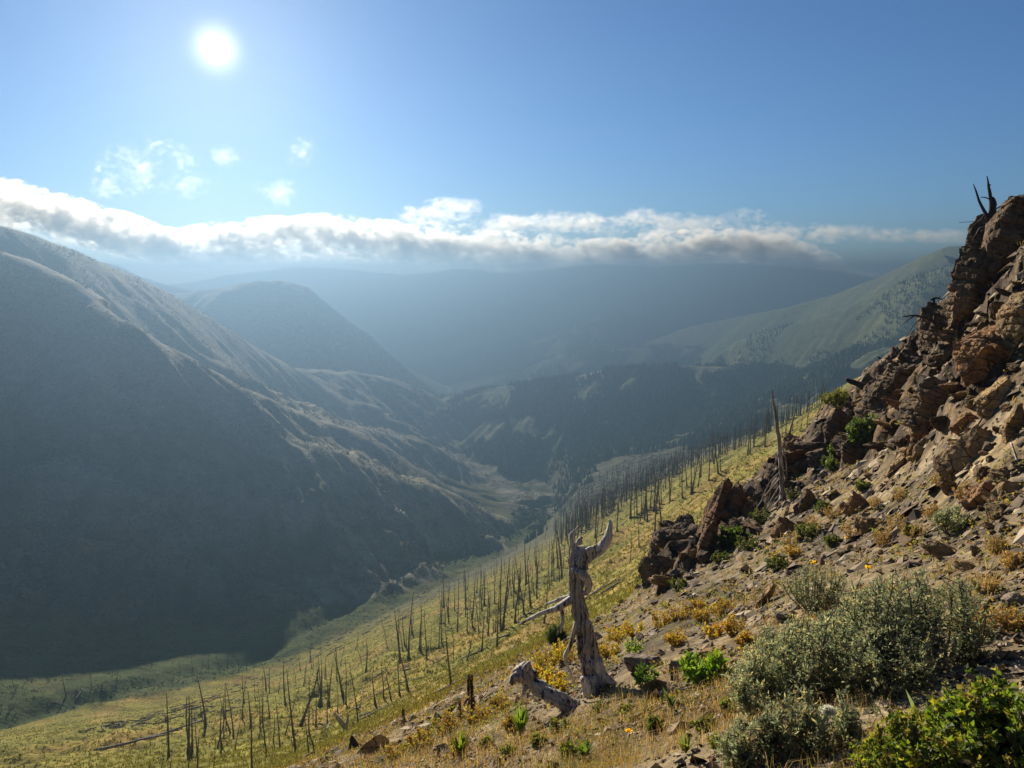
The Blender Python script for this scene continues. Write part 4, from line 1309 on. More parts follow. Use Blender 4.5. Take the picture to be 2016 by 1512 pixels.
V = np.stack([V[..., 0] * ct - V[..., 1] * st_, V[..., 0] * st_ + V[..., 1] * ct, V[..., 2]], -1)
nr = gnormal(x, y, .3)
tl = nr[:, None, :2] * .9 + srng.normal(0, .34, (n, 1, 2))
V[..., 2] += -(V[..., :2] * -tl).sum(-1) * -1
V = V * size[:, None, None] + ctr[:, None, :] + nr[:, None, :] * (size * .12)[:, None, None]
tri = np.array([[0, 1, 7], [1, 6, 7], [1, 2, 6], [2, 3, 6], [3, 4, 6], [4, 5, 7], [4, 7, 6], [5, 0, 7]])
T = (np.arange(n)[:, None, None] * 8 + tri[None]).reshape(-1, 3)
pal = np.array([(.34, .26, .165), (.27, .21, .145), (.18, .14, .10), (.42, .345, .24), (.28, .19, .11), (.10, .08, .062)])
cl = pal[srng.integers(0, 6, n)] * (1 + .15 * srng.normal(size=(n, 1)))
mb.add(V.reshape(-1, 3), None, T, np.repeat(np.clip(cl, .02, 1), 8, 0))
tag(link('gravel', mb.mesh('gravel', M_STONE)), kind='stuff')
# ------------------------------------------------------------------ weathered snag and other dead wood near the camera


def pixpath(pts, r, base):
    """photo-pixel path with half-widths and depth offsets -> local points and radii, at distance r"""
    out, rad = [], []
    for q in pts:
        x, y, hw = q[:3]; dd = q[3] if len(q) > 3 else 0
        p = P(x, y, r + dd); out.append(p - base)
        rad.append(hw * np.linalg.norm(p) / math.sqrt(F * F + (x - 1008) ** 2 + (y - 756) ** 2))
    return np.array(out), np.array(rad)


def part_tube(name, parent, pts, r, base, mat, seg=10, rings=14, groove=.2, gk=5, twist=.5, seed=0, lump=0, extra=None):
    mb_ = MB(); p, rd = pixpath(pts, r, base)
    tube(mb_, p, rd, seg, rings, groove, gk, twist, seed, None, lump)
    for e in (extra or []):
        p, rd = pixpath(e, r, base); tube(mb_, p, rd, max(6, seg - 4), 10, groove, gk, twist, seed + 3, None, lump)
    return link(name, mb_.mesh(name, mat, True), parent)


b0 = hit(1168, 1362, 4); r0 = math.hypot(b0[0], b0[1])
snag = empty('snag', b0)
tag(snag, "twisted silver-grey snag with two horn-like limbs standing on the slope edge", 'dead tree')
part_tube('trunk', snag, [(1183, 1382, 32), (1173, 1350, 24.5), (1162, 1300, 18), (1152, 1247, 15.5), (1141, 1203, 13), (1135, 1165, 12.5), (1137, 1130, 14), (1140, 1104, 17), (1147, 1088, 15), (1150, 1078, 9)],
          r0, b0, M_WOOD, 110, 130, .42, 13, 1.9, 5, .26)
part_tube('root', snag, [(1172, 1300, 14, -.02), (1184, 1325, 11, -.05), (1203, 1342, 7, -.1), (1226, 1352, 3, -.12)], r0, b0, M_WOOD, 14, 18, .3, 5, .5, 6)
part_tube('root', snag, [(1160, 1330, 16, -.08), (1163, 1358, 14, -.14), (1176, 1380, 9, -.22), (1190, 1392, 4, -.26)], r0, b0, M_WOOD, 14, 18, .3, 5, .5, 7)
part_tube('limb', snag, [(1148, 1098, 15), (1166, 1089, 12), (1183, 1080, 10.5), (1195, 1062, 8.5), (1200, 1045, 6.5), (1202, 1030, 4), (1199, 1024, 2)], r0, b0, M_WOOD, 16, 30, .25, 5, .9, 8, .15)
part_tube('limb', snag, [(1142, 1098, 12), (1133, 1084, 8), (1127, 1068, 5.5), (1125, 1054, 4.5), (1131, 1046, 3), (1141, 1036, 2), (1146, 1032, .8)], r0, b0, M_WOOD, 12, 26, .25, 5, .9, 9, .1)
part_tube('knot', snag, [(1128, 1120, 6, -.10), (1140, 1128, 8, -.15), (1154, 1138, 8, -.16), (1160, 1152, 7, -.13), (1155, 1166, 6, -.1), (1147, 1168, 3, -.06)], r0, b0, M_WOOD, 14, 24, .2, 5, 1.2, 10, .2,
          [[(1137, 1132, 4, -.13), (1150, 1129, 4, -.19), (1158, 1141, 4, -.2), (1160, 1160, 3, -.17)], [(1140, 1072, 6, -.03), (1142, 1062, 5, -.03), (1147, 1058, 2, -.03)], [(1155, 1085, 6, -.1), (1170, 1078, 4, -.1), (1176, 1072, 2, -.1)]])
part_tube('branch', snag, [(1135, 1172, 10), (1120, 1181, 8), (1100, 1196, 6.5), (1082, 1202, 5, .05), (1062, 1209, 4, .1), (1040, 1220, 3.2, .15), (1024, 1229, 2.4, .2)], r0, b0, M_WOOD, 12, 26, .25, 4, .9, 11, .12,
          [[(1104, 1195, 5), (1107, 1210, 4, -.05), (1107, 1228, 3.2, -.08), (1102, 1240, 2.4, -.1), (1096, 1250, 1.2, -.1)], [(1107, 1230, 2.4, -.08), (1104, 1246, 1.2, -.06)]])
part_tube('branch', snag, [(1134, 1172, 7, .08), (1112, 1177, 4.5, .15), (1092, 1184, 3.5, .2), (1072, 1191, 2, .25)], r0, b0, M_WOOD, 10, 16, .25, 4, .9, 12)
part_tube('dead_root', snag, [(1136, 1222, 5), (1130, 1245, 4.5), (1126, 1264, 4), (1113, 1292, 4), (1114, 1305, 3), (1122, 1322, 2.6), (1130, 1345, 1.8)], r0, b0, M_WOOD, 9, 22, .2, 4, .9, 13, .15)

b1 = hit(1128, 1392, 4); r1 = math.hypot(b1[0], b1[1])
lg = empty('leaning_stump', b1)
tag(lg, "short knotty grey log propped up out of yellow plants left of the snag", 'log')
part_tube('trunk', lg, [(1021, 1310, 13, .1), (1029, 1322, 19, .08), (1045, 1342, 15.5, .06), (1064, 1356, 13.5, .03), (1085, 1368, 13.5), (1110, 1383, 14.5), (1134, 1398, 16)], r1, b1, M_WOOD, 60, 60, .34, 10, .9, 15, .26)
part_tube('knot', lg, [(1026, 1328, 9, 0), (1013, 1334, 8, -.02), (1006, 1345, 5, -.03)], r1, b1, M_WOOD, 12, 12, .25, 4, .5, 16, .2, [[(1033, 1318, 8), (1040, 1308, 6), (1043, 1303, 3)], [(1036, 1352, 5, -.05), (1030, 1364, 3, -.07), (1027, 1368, 2, -.07)]])

# broken stump with two prongs at the lower grass edge
b2 = hit(676, 1440, 6); r2_ = math.hypot(b2[0], b2[1])
st2 = empty('pronged_stump', b2)
tag(st2, "small grey stump with two splayed prongs at the lower grass edge", 'stump')
part_tube('trunk', st2, [(684, 1448, 8), (679, 1434, 5.5), (670, 1420, 4.6), (662, 1409, 3.2), (657, 1403, 1)], r2_, b2, M_WOOD, 18, 20, .25, 5, .6, 18, .2)
part_tube('prong', st2, [(681, 1432, 4), (684, 1420, 3), (685, 1408, 2), (683, 1403, 1)], r2_, b2, M_WOOD, 8, 12, .2, 4, .5, 19)
b3 = hit(694, 1478, 6); r3 = math.hypot(b3[0], b3[1])
st3 = empty('split_stump', b3)
tag(st3, "low brown splintered stump left of the jagged tan slab", 'stump')
part_tube('trunk', st3, [(700, 1486, 13), (696, 1468, 9), (694, 1455, 5), (693, 1448, 1.5)], r3, b3, M_DARKWOOD, 18, 18, .35, 5, .4, 20, .25, [[(700, 1482, 6), (708, 1470, 3), (712, 1466, 1)]])

# leaning bare trunk with a fan of dead branches on the outcrop
b4 = hit(1539, 975, 12); r4 = math.hypot(b4[0], b4[1]) - .5
lt = empty('leaning_dead_tree', b4)
tag(lt, "tall leaning grey dead trunk with a fan of bleached branches at its foot", 'dead tree')
part_tube('trunk', lt, [(1541, 985, 6.5), (1540, 960, 5.2), (1538, 925, 4.6), (1536, 899, 4.2), (1533, 860, 3.7), (1530, 846, 3.4), (1527, 815, 2.6), (1523, 795, 2.2), (1520, 769, 1.0)], r4, b4, M_LOG, 16, 40, .2, 4, 1.2, 25, .12)
fan = [[(1534, 945), (1510, 972), (1488, 1002)], [(1536, 955), (1518, 985), (1506, 1014)], [(1531, 940), (1520, 955), (1512, 990)], [(1541, 960), (1530, 980), (1510, 1000)], [(1536, 930), (1517, 948), (1498, 985)], [(1544, 955), (1533, 985), (1526, 998)],
       [(1560, 965), (1535, 985), (1508, 1012)], [(1538, 915), (1528, 925), (1518, 938)], [(1539, 880), (1547, 905), (1549, 935)], [(1534, 890), (1525, 915), (1516, 930)]]
for i, f_ in enumerate(fan):
    part_tube('branch', lt, [(x, y, [1.8, 1.3, .6][k], -.15 * k + .1 * (i % 3)) for k, (x, y) in enumerate(f_)], r4, b4, M_LOG, 5, 8, .1, 3, .3, 30 + i)

# dead tree on top of the tower
def near_r(x, y, d=.3):
    h_ = hit(x, y, 8)
    return (math.hypot(h_[0], h_[1]) if h_ is not None else 22.0) - d


r5 = near_r(1960, 470, 2.0); b5 = P(1953, 445, r5)
dt = empty('rooted_dead_tree', b5)
tag(dt, "black dead tree with two upright stems and clawing roots on top of the rock tower", 'dead tree')
part_tube('trunk', dt, [(1949, 458, 9), (1954, 440, 8.5), (1955, 424, 7), (1953, 408, 5.5), (1951, 394, 3.6), (1949, 380, 2.8), (1946, 366, 2.2), (1945, 356, 1.6), (1943, 346, .7)], r5, b5, M_DARKWOOD, 14, 30, .2, 4, .9, 41, .2)
part_tube('stem', dt, [(1946, 438, 4), (1941, 422, 3.2), (1936, 412, 2.8), (1928, 397, 2.4), (1924, 384, 1.9), (1920, 372, 1.4), (1916, 362, .6)], r5, b5, M_DARKWOOD, 8, 22, .15, 3, .6, 42, .2)
part_tube('stem', dt, [(1956, 412, 3), (1960, 403, 2.4), (1958, 394, 2), (1954, 388, 1.6)], r5, b5, M_DARKWOOD, 8, 14, .15, 3, .6, 43)
for i, f_ in enumerate([[(1950, 393), (1941, 389), (1931, 388)], [(1960, 412), (1973, 404), (1982, 395), (1988, 388)], [(1946, 440), (1934, 442), (1921, 437), (1905, 437), (1888, 438)], [(1940, 422), (1930, 432), (1918, 443), (1905, 456)],
                        [(1936, 430), (1926, 438)], [(1946, 448), (1934, 455), (1926, 460), (1917, 467)], [(1943, 450), (1930, 450), (1922, 462)], [(1956, 396), (1962, 400)], [(1946, 368), (1950, 363)]]):
    part_tube('branch' if i not in (5, 6) else 'root', dt, [(x, y, max(1.5 - .35 * k, .5) * (2 if i in (5, 6) else 1), -.05 * k) for k, (x, y) in enumerate(f_)], r5, b5, M_DARKWOOD, 5, 10, .1, 3, .2, 50 + i)

r6 = near_r(1846, 640, 1.6); b6 = P(1840, 612, r6)
s6 = empty('tufted_snag', b6)
tag(s6, "tiny dark snag with a flattened tuft on the skyline left of the tower", 'dead tree')
part_tube('trunk', s6, [(1841, 616, 5), (1839, 605, 3.4), (1838, 594, 2.4), (1839, 588, 1.6)], r6, b6, M_DARKWOOD, 8, 12, .2, 3, .5, 61, .3)
part_tube('branch', s6, [(1831, 591, 1), (1838, 587, 2), (1846, 587, 2), (1855, 590, .8)], r6, b6, M_DARKWOOD, 6, 8, .2, 3, .5, 62, .3, [[(1845, 588, 1.4), (1850, 583, .8)], [(1848, 592, 1.2), (1849, 602, .6)], [(1832, 590, 1.4), (1840, 592, 1.2)]])
r7 = near_r(1850, 655, 2.0); b7 = P(1832, 630, r7)
s7 = empty('bent_branch', b7)
tag(s7, "bent forked grey branch jutting left from the skyline ledge", 'branch')
part_tube('stem', s7, [(1846, 640, 4), (1831, 629, 3), (1815, 624, 2.4), (1799, 621, 1.9), (1776, 624, .9)], r7, b7, M_DARKWOOD, 8, 16, .15, 3, .5, 64)
part_tube('fork', s7, [(1800, 622, 1.4), (1789, 629, 1.2), (1776, 640, .6)], r7, b7, M_DARKWOOD, 6, 8, .1, 3, .2, 65)
part_tube('fork', s7, [(1815, 625, 1.2), (1802, 637, 1), (1788, 655, .5)], r7, b7, M_DARKWOOD, 6, 8, .1, 3, .2, 66)
r8 = near_r(1700, 790, 1.8); b8 = P(1675, 752, r8)
s8 = empty('charred_log_end', b8)
tag(s8, "short charred log end poking left out of the skyline above the big dark block", 'log')
part_tube('trunk', s8, [(1700, 762, 7), (1684, 754, 6), (1672, 750, 4.5), (1666, 746, 3)], r8, b8, M_DARKWOOD, 12, 14, .25, 4, .4, 68, .2)

# sticks lying on the slope
STICKS = [([(1632, 1052), (1648, 1032), (1664, 1018), (1668, 1012)], 2.4, "forked bleached stick leaning on the brown boulder of the scree"), ([(1590, 1106), (1612, 1090), (1632, 1078)], 1.6, "thin grey stick on the slope below the forked bleached stick"),
          ([(1292, 1370), (1340, 1362), (1380, 1352), (1396, 1344)], 3.2, "curved grey branch lying in front of the bright green leafy plant"), ([(1420, 1350), (1432, 1340), (1448, 1338), (1462, 1340)], 2.6, "pale crooked stick right of the bright green leafy plant"),
          ([(1385, 1418), (1398, 1426), (1412, 1430)], 2.4, "short white splinter on bare soil left of the sagebrush"), ([(1250, 1430), (1275, 1418), (1296, 1410)], 1.6, "thin pale twig on the bare ground below the snag"),
          ([(1645, 1505), (1664, 1490), (1680, 1480)], 3.0, "grey stick beside the thistle's foot"), ([(1990, 875), (2000, 905), (2012, 930)], 1.6, "thin twig hanging in the tan rockfall at the right edge"),
          ([(795, 1478), (815, 1465), (832, 1452), (850, 1434)], 3.6, "charred dark branch resting on the lower grass edge"), ([(830, 1440), (845, 1432), (862, 1424)], 5, "charred stubby log piece above the charred dark branch")]
for i, (pp, hw, lab) in enumerate(STICKS):
    if i == 7: rr0 = 14.0
    q0 = hit(pp[0][0], pp[0][1], 3)
    g_ = []
    for x, y in pp:
        h_ = hit(x, y, 3); g_.append(h_ + np.array([0, 0, .02]) if h_ is not None else P(x, y, math.hypot(q0[0], q0[1])))
    g_ = np.array(g_); sc_ = np.linalg.norm(q0) / 1600
    mb = MB(); tube(mb, g_ - q0, np.linspace(hw, hw * .5, len(g_)) * sc_, 8, 14, .15, 3, .5, 80 + i, None, .15)
    for k_ in range(2):
        j = 1 + k_ % (len(g_) - 1); a_ = g_[j] - q0
        tube(mb, np.array([a_, a_ + np.array([.03, .02, .05]) * (k_ * 2 - 1) * 1.5 + [0, 0, .04]]), [hw * .5 * sc_, hw * .2 * sc_], 5, 4)
    tag(link('fallen_branch', mb.mesh('fallen_branch', M_DARKWOOD if i >= 8 else M_WOOD, True), None, q0), lab, 'branch')
# ------------------------------------------------------------------ plants near the camera
prng = np.random.default_rng(77)


def px_scale(p):
    return np.linalg.norm(p) / 1650.0


def shrub(base, w, h, label, cat, nstem, ntwig, nleaf, leaf, mat, cols, name, group=None, seed=0, leafw=.4, up=.5, stem_col=(.16, .125, .09), lobes=None):
    """a bush: branching stems (one part) and foliage of separate leaves (one part)"""
    rng = np.random.default_rng(seed)
    root = empty(name, base)
    tag(root, label, cat, group)
    ms, mf = MB(), MB()
    LP, LD, LC = [], [], []
    for i in range(nstem):
        lb = (0, 0, 1, 1) if lobes is None else lobes[i % len(lobes)]
        off = np.array([lb[0] * w, lb[1] * w, 0.])
        off[2] = float(ground(base[0] + off[0], base[1] + off[1])) - base[2] if lobes is not None else 0
        a = rng.uniform(0, 6.28); q = math.sqrt(rng.uniform(0.02, 1))
        tip = np.array([math.cos(a) * w * .5 * q * lb[2], math.sin(a) * w * .5 * q * lb[2], h * lb[3] * (1 - .45 * q * q) * (rng.uniform(.45, 1.12) if up < .3 else rng.uniform(.75, 1.08))])
        st = np.array([math.cos(a), math.sin(a), 0]) * w * .06 * rng.uniform(.2, 1.5)
        mid = st * .5 + tip * .5 + np.array([math.cos(a), math.sin(a), -.3]) * w * .07
        st, mid, tip = st + off, mid + off, tip + off
        pts = spline(np.array([st - [0, 0, .05], mid, tip]), 8)
        tube(ms, pts, np.linspace(.010, .003, 8) * (h / .6), 4, 6, cap=False, col=stem_col)
        for k in range(ntwig):
            u = rng.uniform(.30, 1.0)
            c0 = np.array([np.interp(u, np.linspace(0, 1, 8), pts[:, m]) for m in range(3)])
            dv = unit(rng.normal(size=3) * .8 + unit(tip - st) * .6 + np.array([0, 0, up]))
            L = h * rng.uniform(.08, .22)
            if k % 2 == 0: tube(ms, np.array([c0, c0 + dv * L]), [.0028 * h / .6, .0012 * h / .6], 3, 2, cap=False, col=stem_col)
            s = rng.uniform(.1, 1, nleaf)[:, None]
            LP.append(c0 + dv * L * s); LD.append(unit(dv * .6 + rng.normal(size=(nleaf, 3)) * .75 + [0, 0, .25]))
            ci = cols[int(rng.integers(0, len(cols)))]
            LC.append(np.tile(ci, (nleaf, 1)))
    LP, LD, LC = np.concatenate(LP), np.concatenate(LD), np.concatenate(LC)
    ln = leaf * rng.uniform(.55, 1.3, len(LP))
    leaves(mf, LP, LD, ln, ln * leafw, rng, LC, .15, .18)
    link('stems', ms.mesh('stems', M_STEM), root)
    link('foliage', mf.mesh('foliage', mat), root)
    return root


SAGE = [(.19, .215, .135), (.25, .265, .17), (.14, .165, .10), (.33, .29, .155), (.13, .155, .105)]
GREEN = [(.10, .145, .022), (.14, .175, .03), (.07, .11, .02), (.21, .20, .035), (.16, .13, .05)]


def bush(bx, by, wpx, hpx, *a, rmin=2.0, **k):
    p = hit(bx, by, rmin); s = px_scale(p)
    return shrub(p, wpx * s, hpx * s, *a, **k)


bush(1755, 1330, 310, 215, "tall dense grey-green sagebrush, the largest bush on the slope", 'bush', 130, 30, 10, .030, M_SAGE, SAGE, 'sagebrush', seed=1, leafw=.34, up=.2, lobes=[(0, .05, .55, 1.0), (-.38, .0, .45, .72), (.36, .1, .5, .86), (.12, .4, .5, .95), (-.18, -.3, .42, .5), (.0, .0, .5, .9)])
bush(1600, 1365, 270, 160, "pale silvery sagebrush spreading left of the largest one", 'bush', 110, 28, 10, .028, M_SAGE, [tuple(np.array(q) * 1.12) for q in SAGE], 'sagebrush', seed=2, leafw=.34, up=.2, lobes=[(0, .05, .55, 1.0), (-.36, -.1, .45, .6), (.34, .2, .5, .8), (-.1, .4, .5, .75)])
bush(1560, 1490, 210, 130, "low thin silvery sagebrush in front, behind the thistle", 'bush', 85, 24, 9, .026, M_SAGE, SAGE + [(.20, .15, .10)], 'sagebrush', seed=3, leafw=.32, up=.2, lobes=[(0, 0, .55, 1.0), (-.4, -.1, .45, .7), (.38, .1, .45, .8)])
bush(1600, 1200, 130, 90, "small sagebrush below the squared grey blocks' upper side", 'bush', 40, 18, 8, .030, M_SAGE, SAGE, 'sagebrush', seed=4, leafw=.3)
bush(1865, 1225, 110, 70, "thin grey sagebrush sprig between the largest bush and the tan flagstone", 'bush', 30, 14, 8, .026, M_SAGE, SAGE, 'sagebrush', seed=5, leafw=.28)
bush(1970, 1545, 240, 165, "bright yellow-green broad-leaved shrub in the lower right corner", 'bush', 90, 20, 7, .026, M_LEAF, GREEN, 'leafy_shrub', seed=6, leafw=.72, stem_col=(.22, .18, .12), rmin=1.6)
bush(1830, 1540, 170, 120, "low yellow-green shrub spilling left of the broad-leaved shrub in the corner", 'bush', 55, 16, 7, .023, M_LEAF, GREEN, 'leafy_shrub', seed=7, leafw=.7, stem_col=(.22, .18, .12), rmin=1.6)
bush(1735, 1545, 110, 90, "small green herb patch between the thistle and the low yellow-green shrub", 'bush', 36, 14, 6, .020, M_LEAF, GREEN, 'leafy_shrub', seed=8, leafw=.6, rmin=1.6)
bush(1093, 1272, 46, 44, "round dark green juniper bush below the snag's branch", 'bush', 40, 22, 10, .05, M_LEAF, [(.035, .06, .022), (.05, .075, .025), (.03, .045, .02)], 'juniper', seed=9, leafw=.3, rmin=8)
bush(1700, 878, 70, 60, "leafy green bush in the shade under the big dark banded block", 'bush', 34, 14, 8, .09, M_LEAF, [(.07, .10, .03), (.10, .13, .05), (.05, .08, .025)], 'leafy_bush', seed=10, leafw=.6, rmin=14)
bush(1655, 905, 50, 36, "second leafy green bush lower left of the shaded one", 'bush', 24, 12, 8, .08, M_LEAF, [(.08, .11, .035), (.06, .09, .03)], 'leafy_bush', seed=11, leafw=.6, rmin=14)
bush(1640, 925, 60, 26, "green leafy patch on the scree's upper edge", 'bush', 24, 12, 8, .07, M_LEAF, [(.09, .12, .03), (.07, .10, .03)], 'leafy_bush', seed=12, leafw=.5, rmin=14)
bush(1870, 1048, 62, 50, "small grey-green tuft on the scree above the broad flat-topped stone", 'bush', 30, 10, 8, .05, M_SAGE, SAGE, 'sagebrush', seed=13, leafw=.25, rmin=6)
bush(1790, 1062, 24, 26, "tiny yellow-green sprig in the dry grass of the scree", 'bush', 12, 8, 7, .05, M_LEAF, GREEN, 'leafy_bush', seed=14, leafw=.5, rmin=6)
bush(1440, 1078, 60, 44, "dark green bush under the orange-brown pinnacle", 'bush', 26, 12, 8, .09, M_LEAF, [(.05, .075, .025), (.07, .10, .03)], 'leafy_bush', seed=15, leafw=.5, rmin=14)
bush(1648, 800, 70, 34, "low yellow-green growth on the skyline left of the big dark banded block", 'bush', 30, 12, 8, .10, M_LEAF, [(.10, .11, .03), (.13, .12, .04)], 'leafy_bush', seed=16, leafw=.3, rmin=14)
for i, (bx, by, w, h) in enumerate([(1470, 1085, 60, 34), (1420, 1110, 40, 26), (1500, 1030, 50, 30), (1560, 985, 44, 24), (1335, 1160, 40, 24), (1620, 1010, 40, 24), (1590, 1060, 60, 30), (1700, 965, 30, 18), (1640, 1075, 36, 22), (1530, 1120, 50, 26)]):
    bush(bx, by, w, h, "low dark green weed clump on the dim slope under the outcrop", 'plant', 22, 9, 7, .05, M_LEAF, [(.06, .08, .03), (.08, .10, .035), (.10, .10, .04)], 'weed_clump', 'weed clumps under the outcrop', 100 + i, .45, rmin=8)

# yellow and rusty plants of late summer
YEL = [(.42, .29, .035), (.36, .27, .04), (.30, .26, .05), (.40, .22, .035)]
RUST = [(.30, .15, .05), (.34, .20, .06), (.24, .17, .05), (.22, .12, .05)]
for i, (bx, by, w, h) in enumerate([(1075, 1325, 70, 52), (1110, 1305, 60, 50), (1050, 1345, 50, 34), (1090, 1350, 60, 34), (1215, 1265, 60, 36), (1250, 1250, 60, 34), (1200, 1295, 50, 30), (1100, 1370, 50, 30)]):
    bush(bx, by, w, h, "bright yellow leafy plant growing round the foot of the snag", 'plant', 26, 8, 7, .035, M_LEAF, YEL, 'yellow_weed', 'yellow plants round the snag', 130 + i, .5, rmin=5)
for i, (bx, by, w, h) in enumerate([(1300, 1235, 56, 34), (1340, 1220, 56, 34), (1380, 1225, 44, 28), (1420, 1215, 50, 40), (1445, 1250, 50, 40), (1330, 1270, 50, 26), (1465, 1275, 40, 30), (1405, 1255, 44, 26), (1375, 1200, 40, 24), (1560, 1095, 40, 24)]):
    bush(bx, by, w, h, "orange-yellow dry herb on the slope between snag and sagebrush", 'plant', 24, 8, 6, .035, M_LEAF, YEL[:2] + RUST, 'yellow_weed', 'dry herbs between snag and sagebrush', 150 + i, .4, rmin=5)
for i, (bx, by, w, h) in enumerate([(880, 1440, 60, 34), (945, 1425, 56, 34), (830, 1470, 60, 30), (780, 1490, 50, 26), (985, 1400, 50, 30), (1010, 1440, 44, 24), (900, 1485, 56, 26)]):
    bush(bx, by, w, h, "rusty yellow dry herb along the lower grass edge left of the grey log", 'plant', 24, 8, 6, .036, M_LEAF, RUST + YEL[2:3], 'yellow_weed', 'dry herbs of the lower grass edge', 170 + i, .4, rmin=4)
for i, (bx, by, w, h) in enumerate([(1900, 990, 40, 40), (1760, 1050, 50, 40), (1800, 1060, 50, 36), (1950, 1250, 70, 40), (1900, 1255, 60, 36), (1990, 1240, 50, 40), (1735, 1075, 40, 34), (1640, 1020, 40, 26), (1600, 1040, 36, 26), (1680, 1060, 50, 34), (1830, 1020, 40, 30), (1770, 985, 36, 26), (1720, 1000, 30, 24), (1850, 960, 30, 30), (1960, 1090, 44, 34), (1560, 1075, 40, 28), (1935, 1165, 50, 32), (1990, 1120, 40, 30)]):
    bush(bx, by, w, h, "dry straw-coloured herb among the stones right of the scree", 'plant', 22, 8, 6, .035, M_GRASS, [(.34, .24, .10), (.38, .28, .13), (.28, .20, .08)], 'dry_herb', 'dry herbs among the scree stones', 190 + i, .25, rmin=4)


def leafy_plant(bx, by, n, lpx, wpx, label, cols, seed, spread=.8, name='leafy_plant', group=None, rmin=3, mat=None):
    """a rosette of long single leaves, each curved and folded along its midrib"""
    rng = np.random.default_rng(seed)
    p = hit(bx, by, rmin); s = px_scale(p)
    mb_ = MB()
    for i in range(n):
        a = rng.uniform(0, 6.28); L = lpx * s * rng.uniform(.65, 1.1); W = wpx * s * rng.uniform(.7, 1.1); el = rng.uniform(.25, 1.0) * spread
        h = np.array([math.cos(a), math.sin(a), 0]); sd = np.array([-math.sin(a), math.cos(a), 0]); up = np.array([0, 0, 1.])
        k = np.linspace(0, 1, 7)
        ang = 1.45 - el * (.35 + .9 * k)
        ctr = np.cumsum(np.vstack([[0, 0, 0], (h[None] * np.cos(ang)[:-1, None] + up[None] * np.sin(ang)[:-1, None]) * L / 6]), 0)
        wk = W * np.array([.12, .35, .8, 1.0, .85, .5, .03]) * .5
        wav = 1 + .18 * rng.normal(size=7)
        lft = ctr + sd * (wk * wav)[:, None] + up * (wk * .35)[:, None]; rgt = ctr - sd * (wk * wav[::-1])[:, None] + up * (wk * .35)[:, None]
        V = np.concatenate([lft, ctr, rgt]); i0 = np.arange(6)
        Q = np.concatenate([np.stack([i0, i0 + 7, i0 + 8, i0 + 1], 1), np.stack([i0 + 7, i0 + 14, i0 + 15, i0 + 8], 1)])
        cl = np.array(cols[int(rng.integers(0, len(cols)))]) * rng.uniform(.8, 1.2)
        mb_.add(V, Q, None, np.clip(cl, 0, 1))
    o = link(name, mb_.mesh(name, mat or M_LEAF), None, p)
    return tag(o, label, 'plant', group)


HERB = [(.10, .18, .02), (.14, .22, .025), (.08, .14, .02), (.16, .20, .04)]
bush(1385, 1350, 96, 66, "bright green broad-leaved plant beside the flat stones right of the snag", 'plant', 26, 6, 4, .085, M_LEAF, HERB, 'leafy_plant', seed=301, leafw=.42, stem_col=(.12, .15, .04), rmin=3)
bush(1268, 1352, 56, 40, "dark green leafy plant in the shade between snag and flat stone", 'plant', 16, 6, 4, .06, M_LEAF, [(.06, .11, .02), (.08, .13, .025)], 'leafy_plant', seed=302, leafw=.4, stem_col=(.10, .12, .04), rmin=3)
bush(1245, 1292, 40, 34, "small bright green plant beside a brown seed head behind the snag", 'plant', 12, 5, 4, .06, M_LEAF, HERB[1:2], 'leafy_plant', seed=303, leafw=.35, stem_col=(.12, .15, .04), rmin=3)
leafy_plant(1025, 1450, 60, 60, 5, "clump of bright green blades left of the grey log's foot", [(.13, .20, .03), (.17, .22, .04)], 4, .55, 'grass_clump')
leafy_plant(905, 1492, 50, 52, 5, "bright green grass clump at the lower edge below the dead mullein", [(.13, .18, .03), (.18, .20, .05)], 5, .6, 'grass_clump')
leafy_plant(1350, 1485, 34, 36, 6, "small green tuft on bare soil left of the sagebrush", [(.10, .14, .03), (.14, .16, .05)], 6, .8, 'grass_clump')
leafy_plant(1150, 1495, 26, 40, 12, "low green herb with white specks at the lower edge", [(.09, .14, .03), (.13, .17, .05)], 7, 1.0)
leafy_plant(1320, 1400, 12, 44, 9, "thin grey-green leaved plant below the bright green one", [(.12, .16, .07)], 8, .8)
for i, (bx, by) in enumerate([(960, 1470), (1060, 1470), (1100, 1440), (1180, 1400), (1230, 1410), (1290, 1440), (1410, 1470), (1440, 1400), (1120, 1490), (1000, 1490), (1450, 1480), (1390, 1440)]):
    bush(bx, by, 34 + 5 * (i % 4), 20 + 3 * (i % 3), "low green leafy weed on the ground along the lower edge", 'plant', 18, 8, 6, .022 + .004 * (i % 3), M_LEAF, [(.10, .13, .035), (.15, .16, .05), (.08, .11, .03), (.20, .16, .05)], 'low_weed', 'low weeds along the lower edge', 220 + i, .5, rmin=3)

# thistle in seed
p = hit(1598, 1492, 2); s = px_scale(p)
th = empty('thistle', p); tag(th, "pale thistle with a round white seed head leaning right in front of the sagebrush", 'plant')
rng = np.random.default_rng(9)
q0, q1 = np.array([0, 0, 0.]), P(1630, 1404, math.hypot(p[0], p[1])) - p
mb = MB(); tube(mb, np.array([q0, q1 * .5 + [-.012, 0, .0], q1]), [4.2 * s, 3.4 * s, 2.8 * s], 8, 12, .1, 3, 0, 3, (.30, .34, .20))
link('stem', mb.mesh('stem', M_STEM, True), th)
mb = MB()
nf = 900; d = unit(rng.normal(size=(nf, 3))); d[:, 2] = np.abs(d[:, 2]) * 1.0 - .25
leaves(mb, np.tile(q1 + [0, 0, 3 * s], (nf, 1)) + d * 2 * s, d, 11.5 * s * rng.uniform(.8, 1.1, nf), 2.4 * s, rng, (.80, .80, .72), .1, .04)
link('seed_head', mb.mesh('seed_head', M_FLUFF), th)
mb = MB()
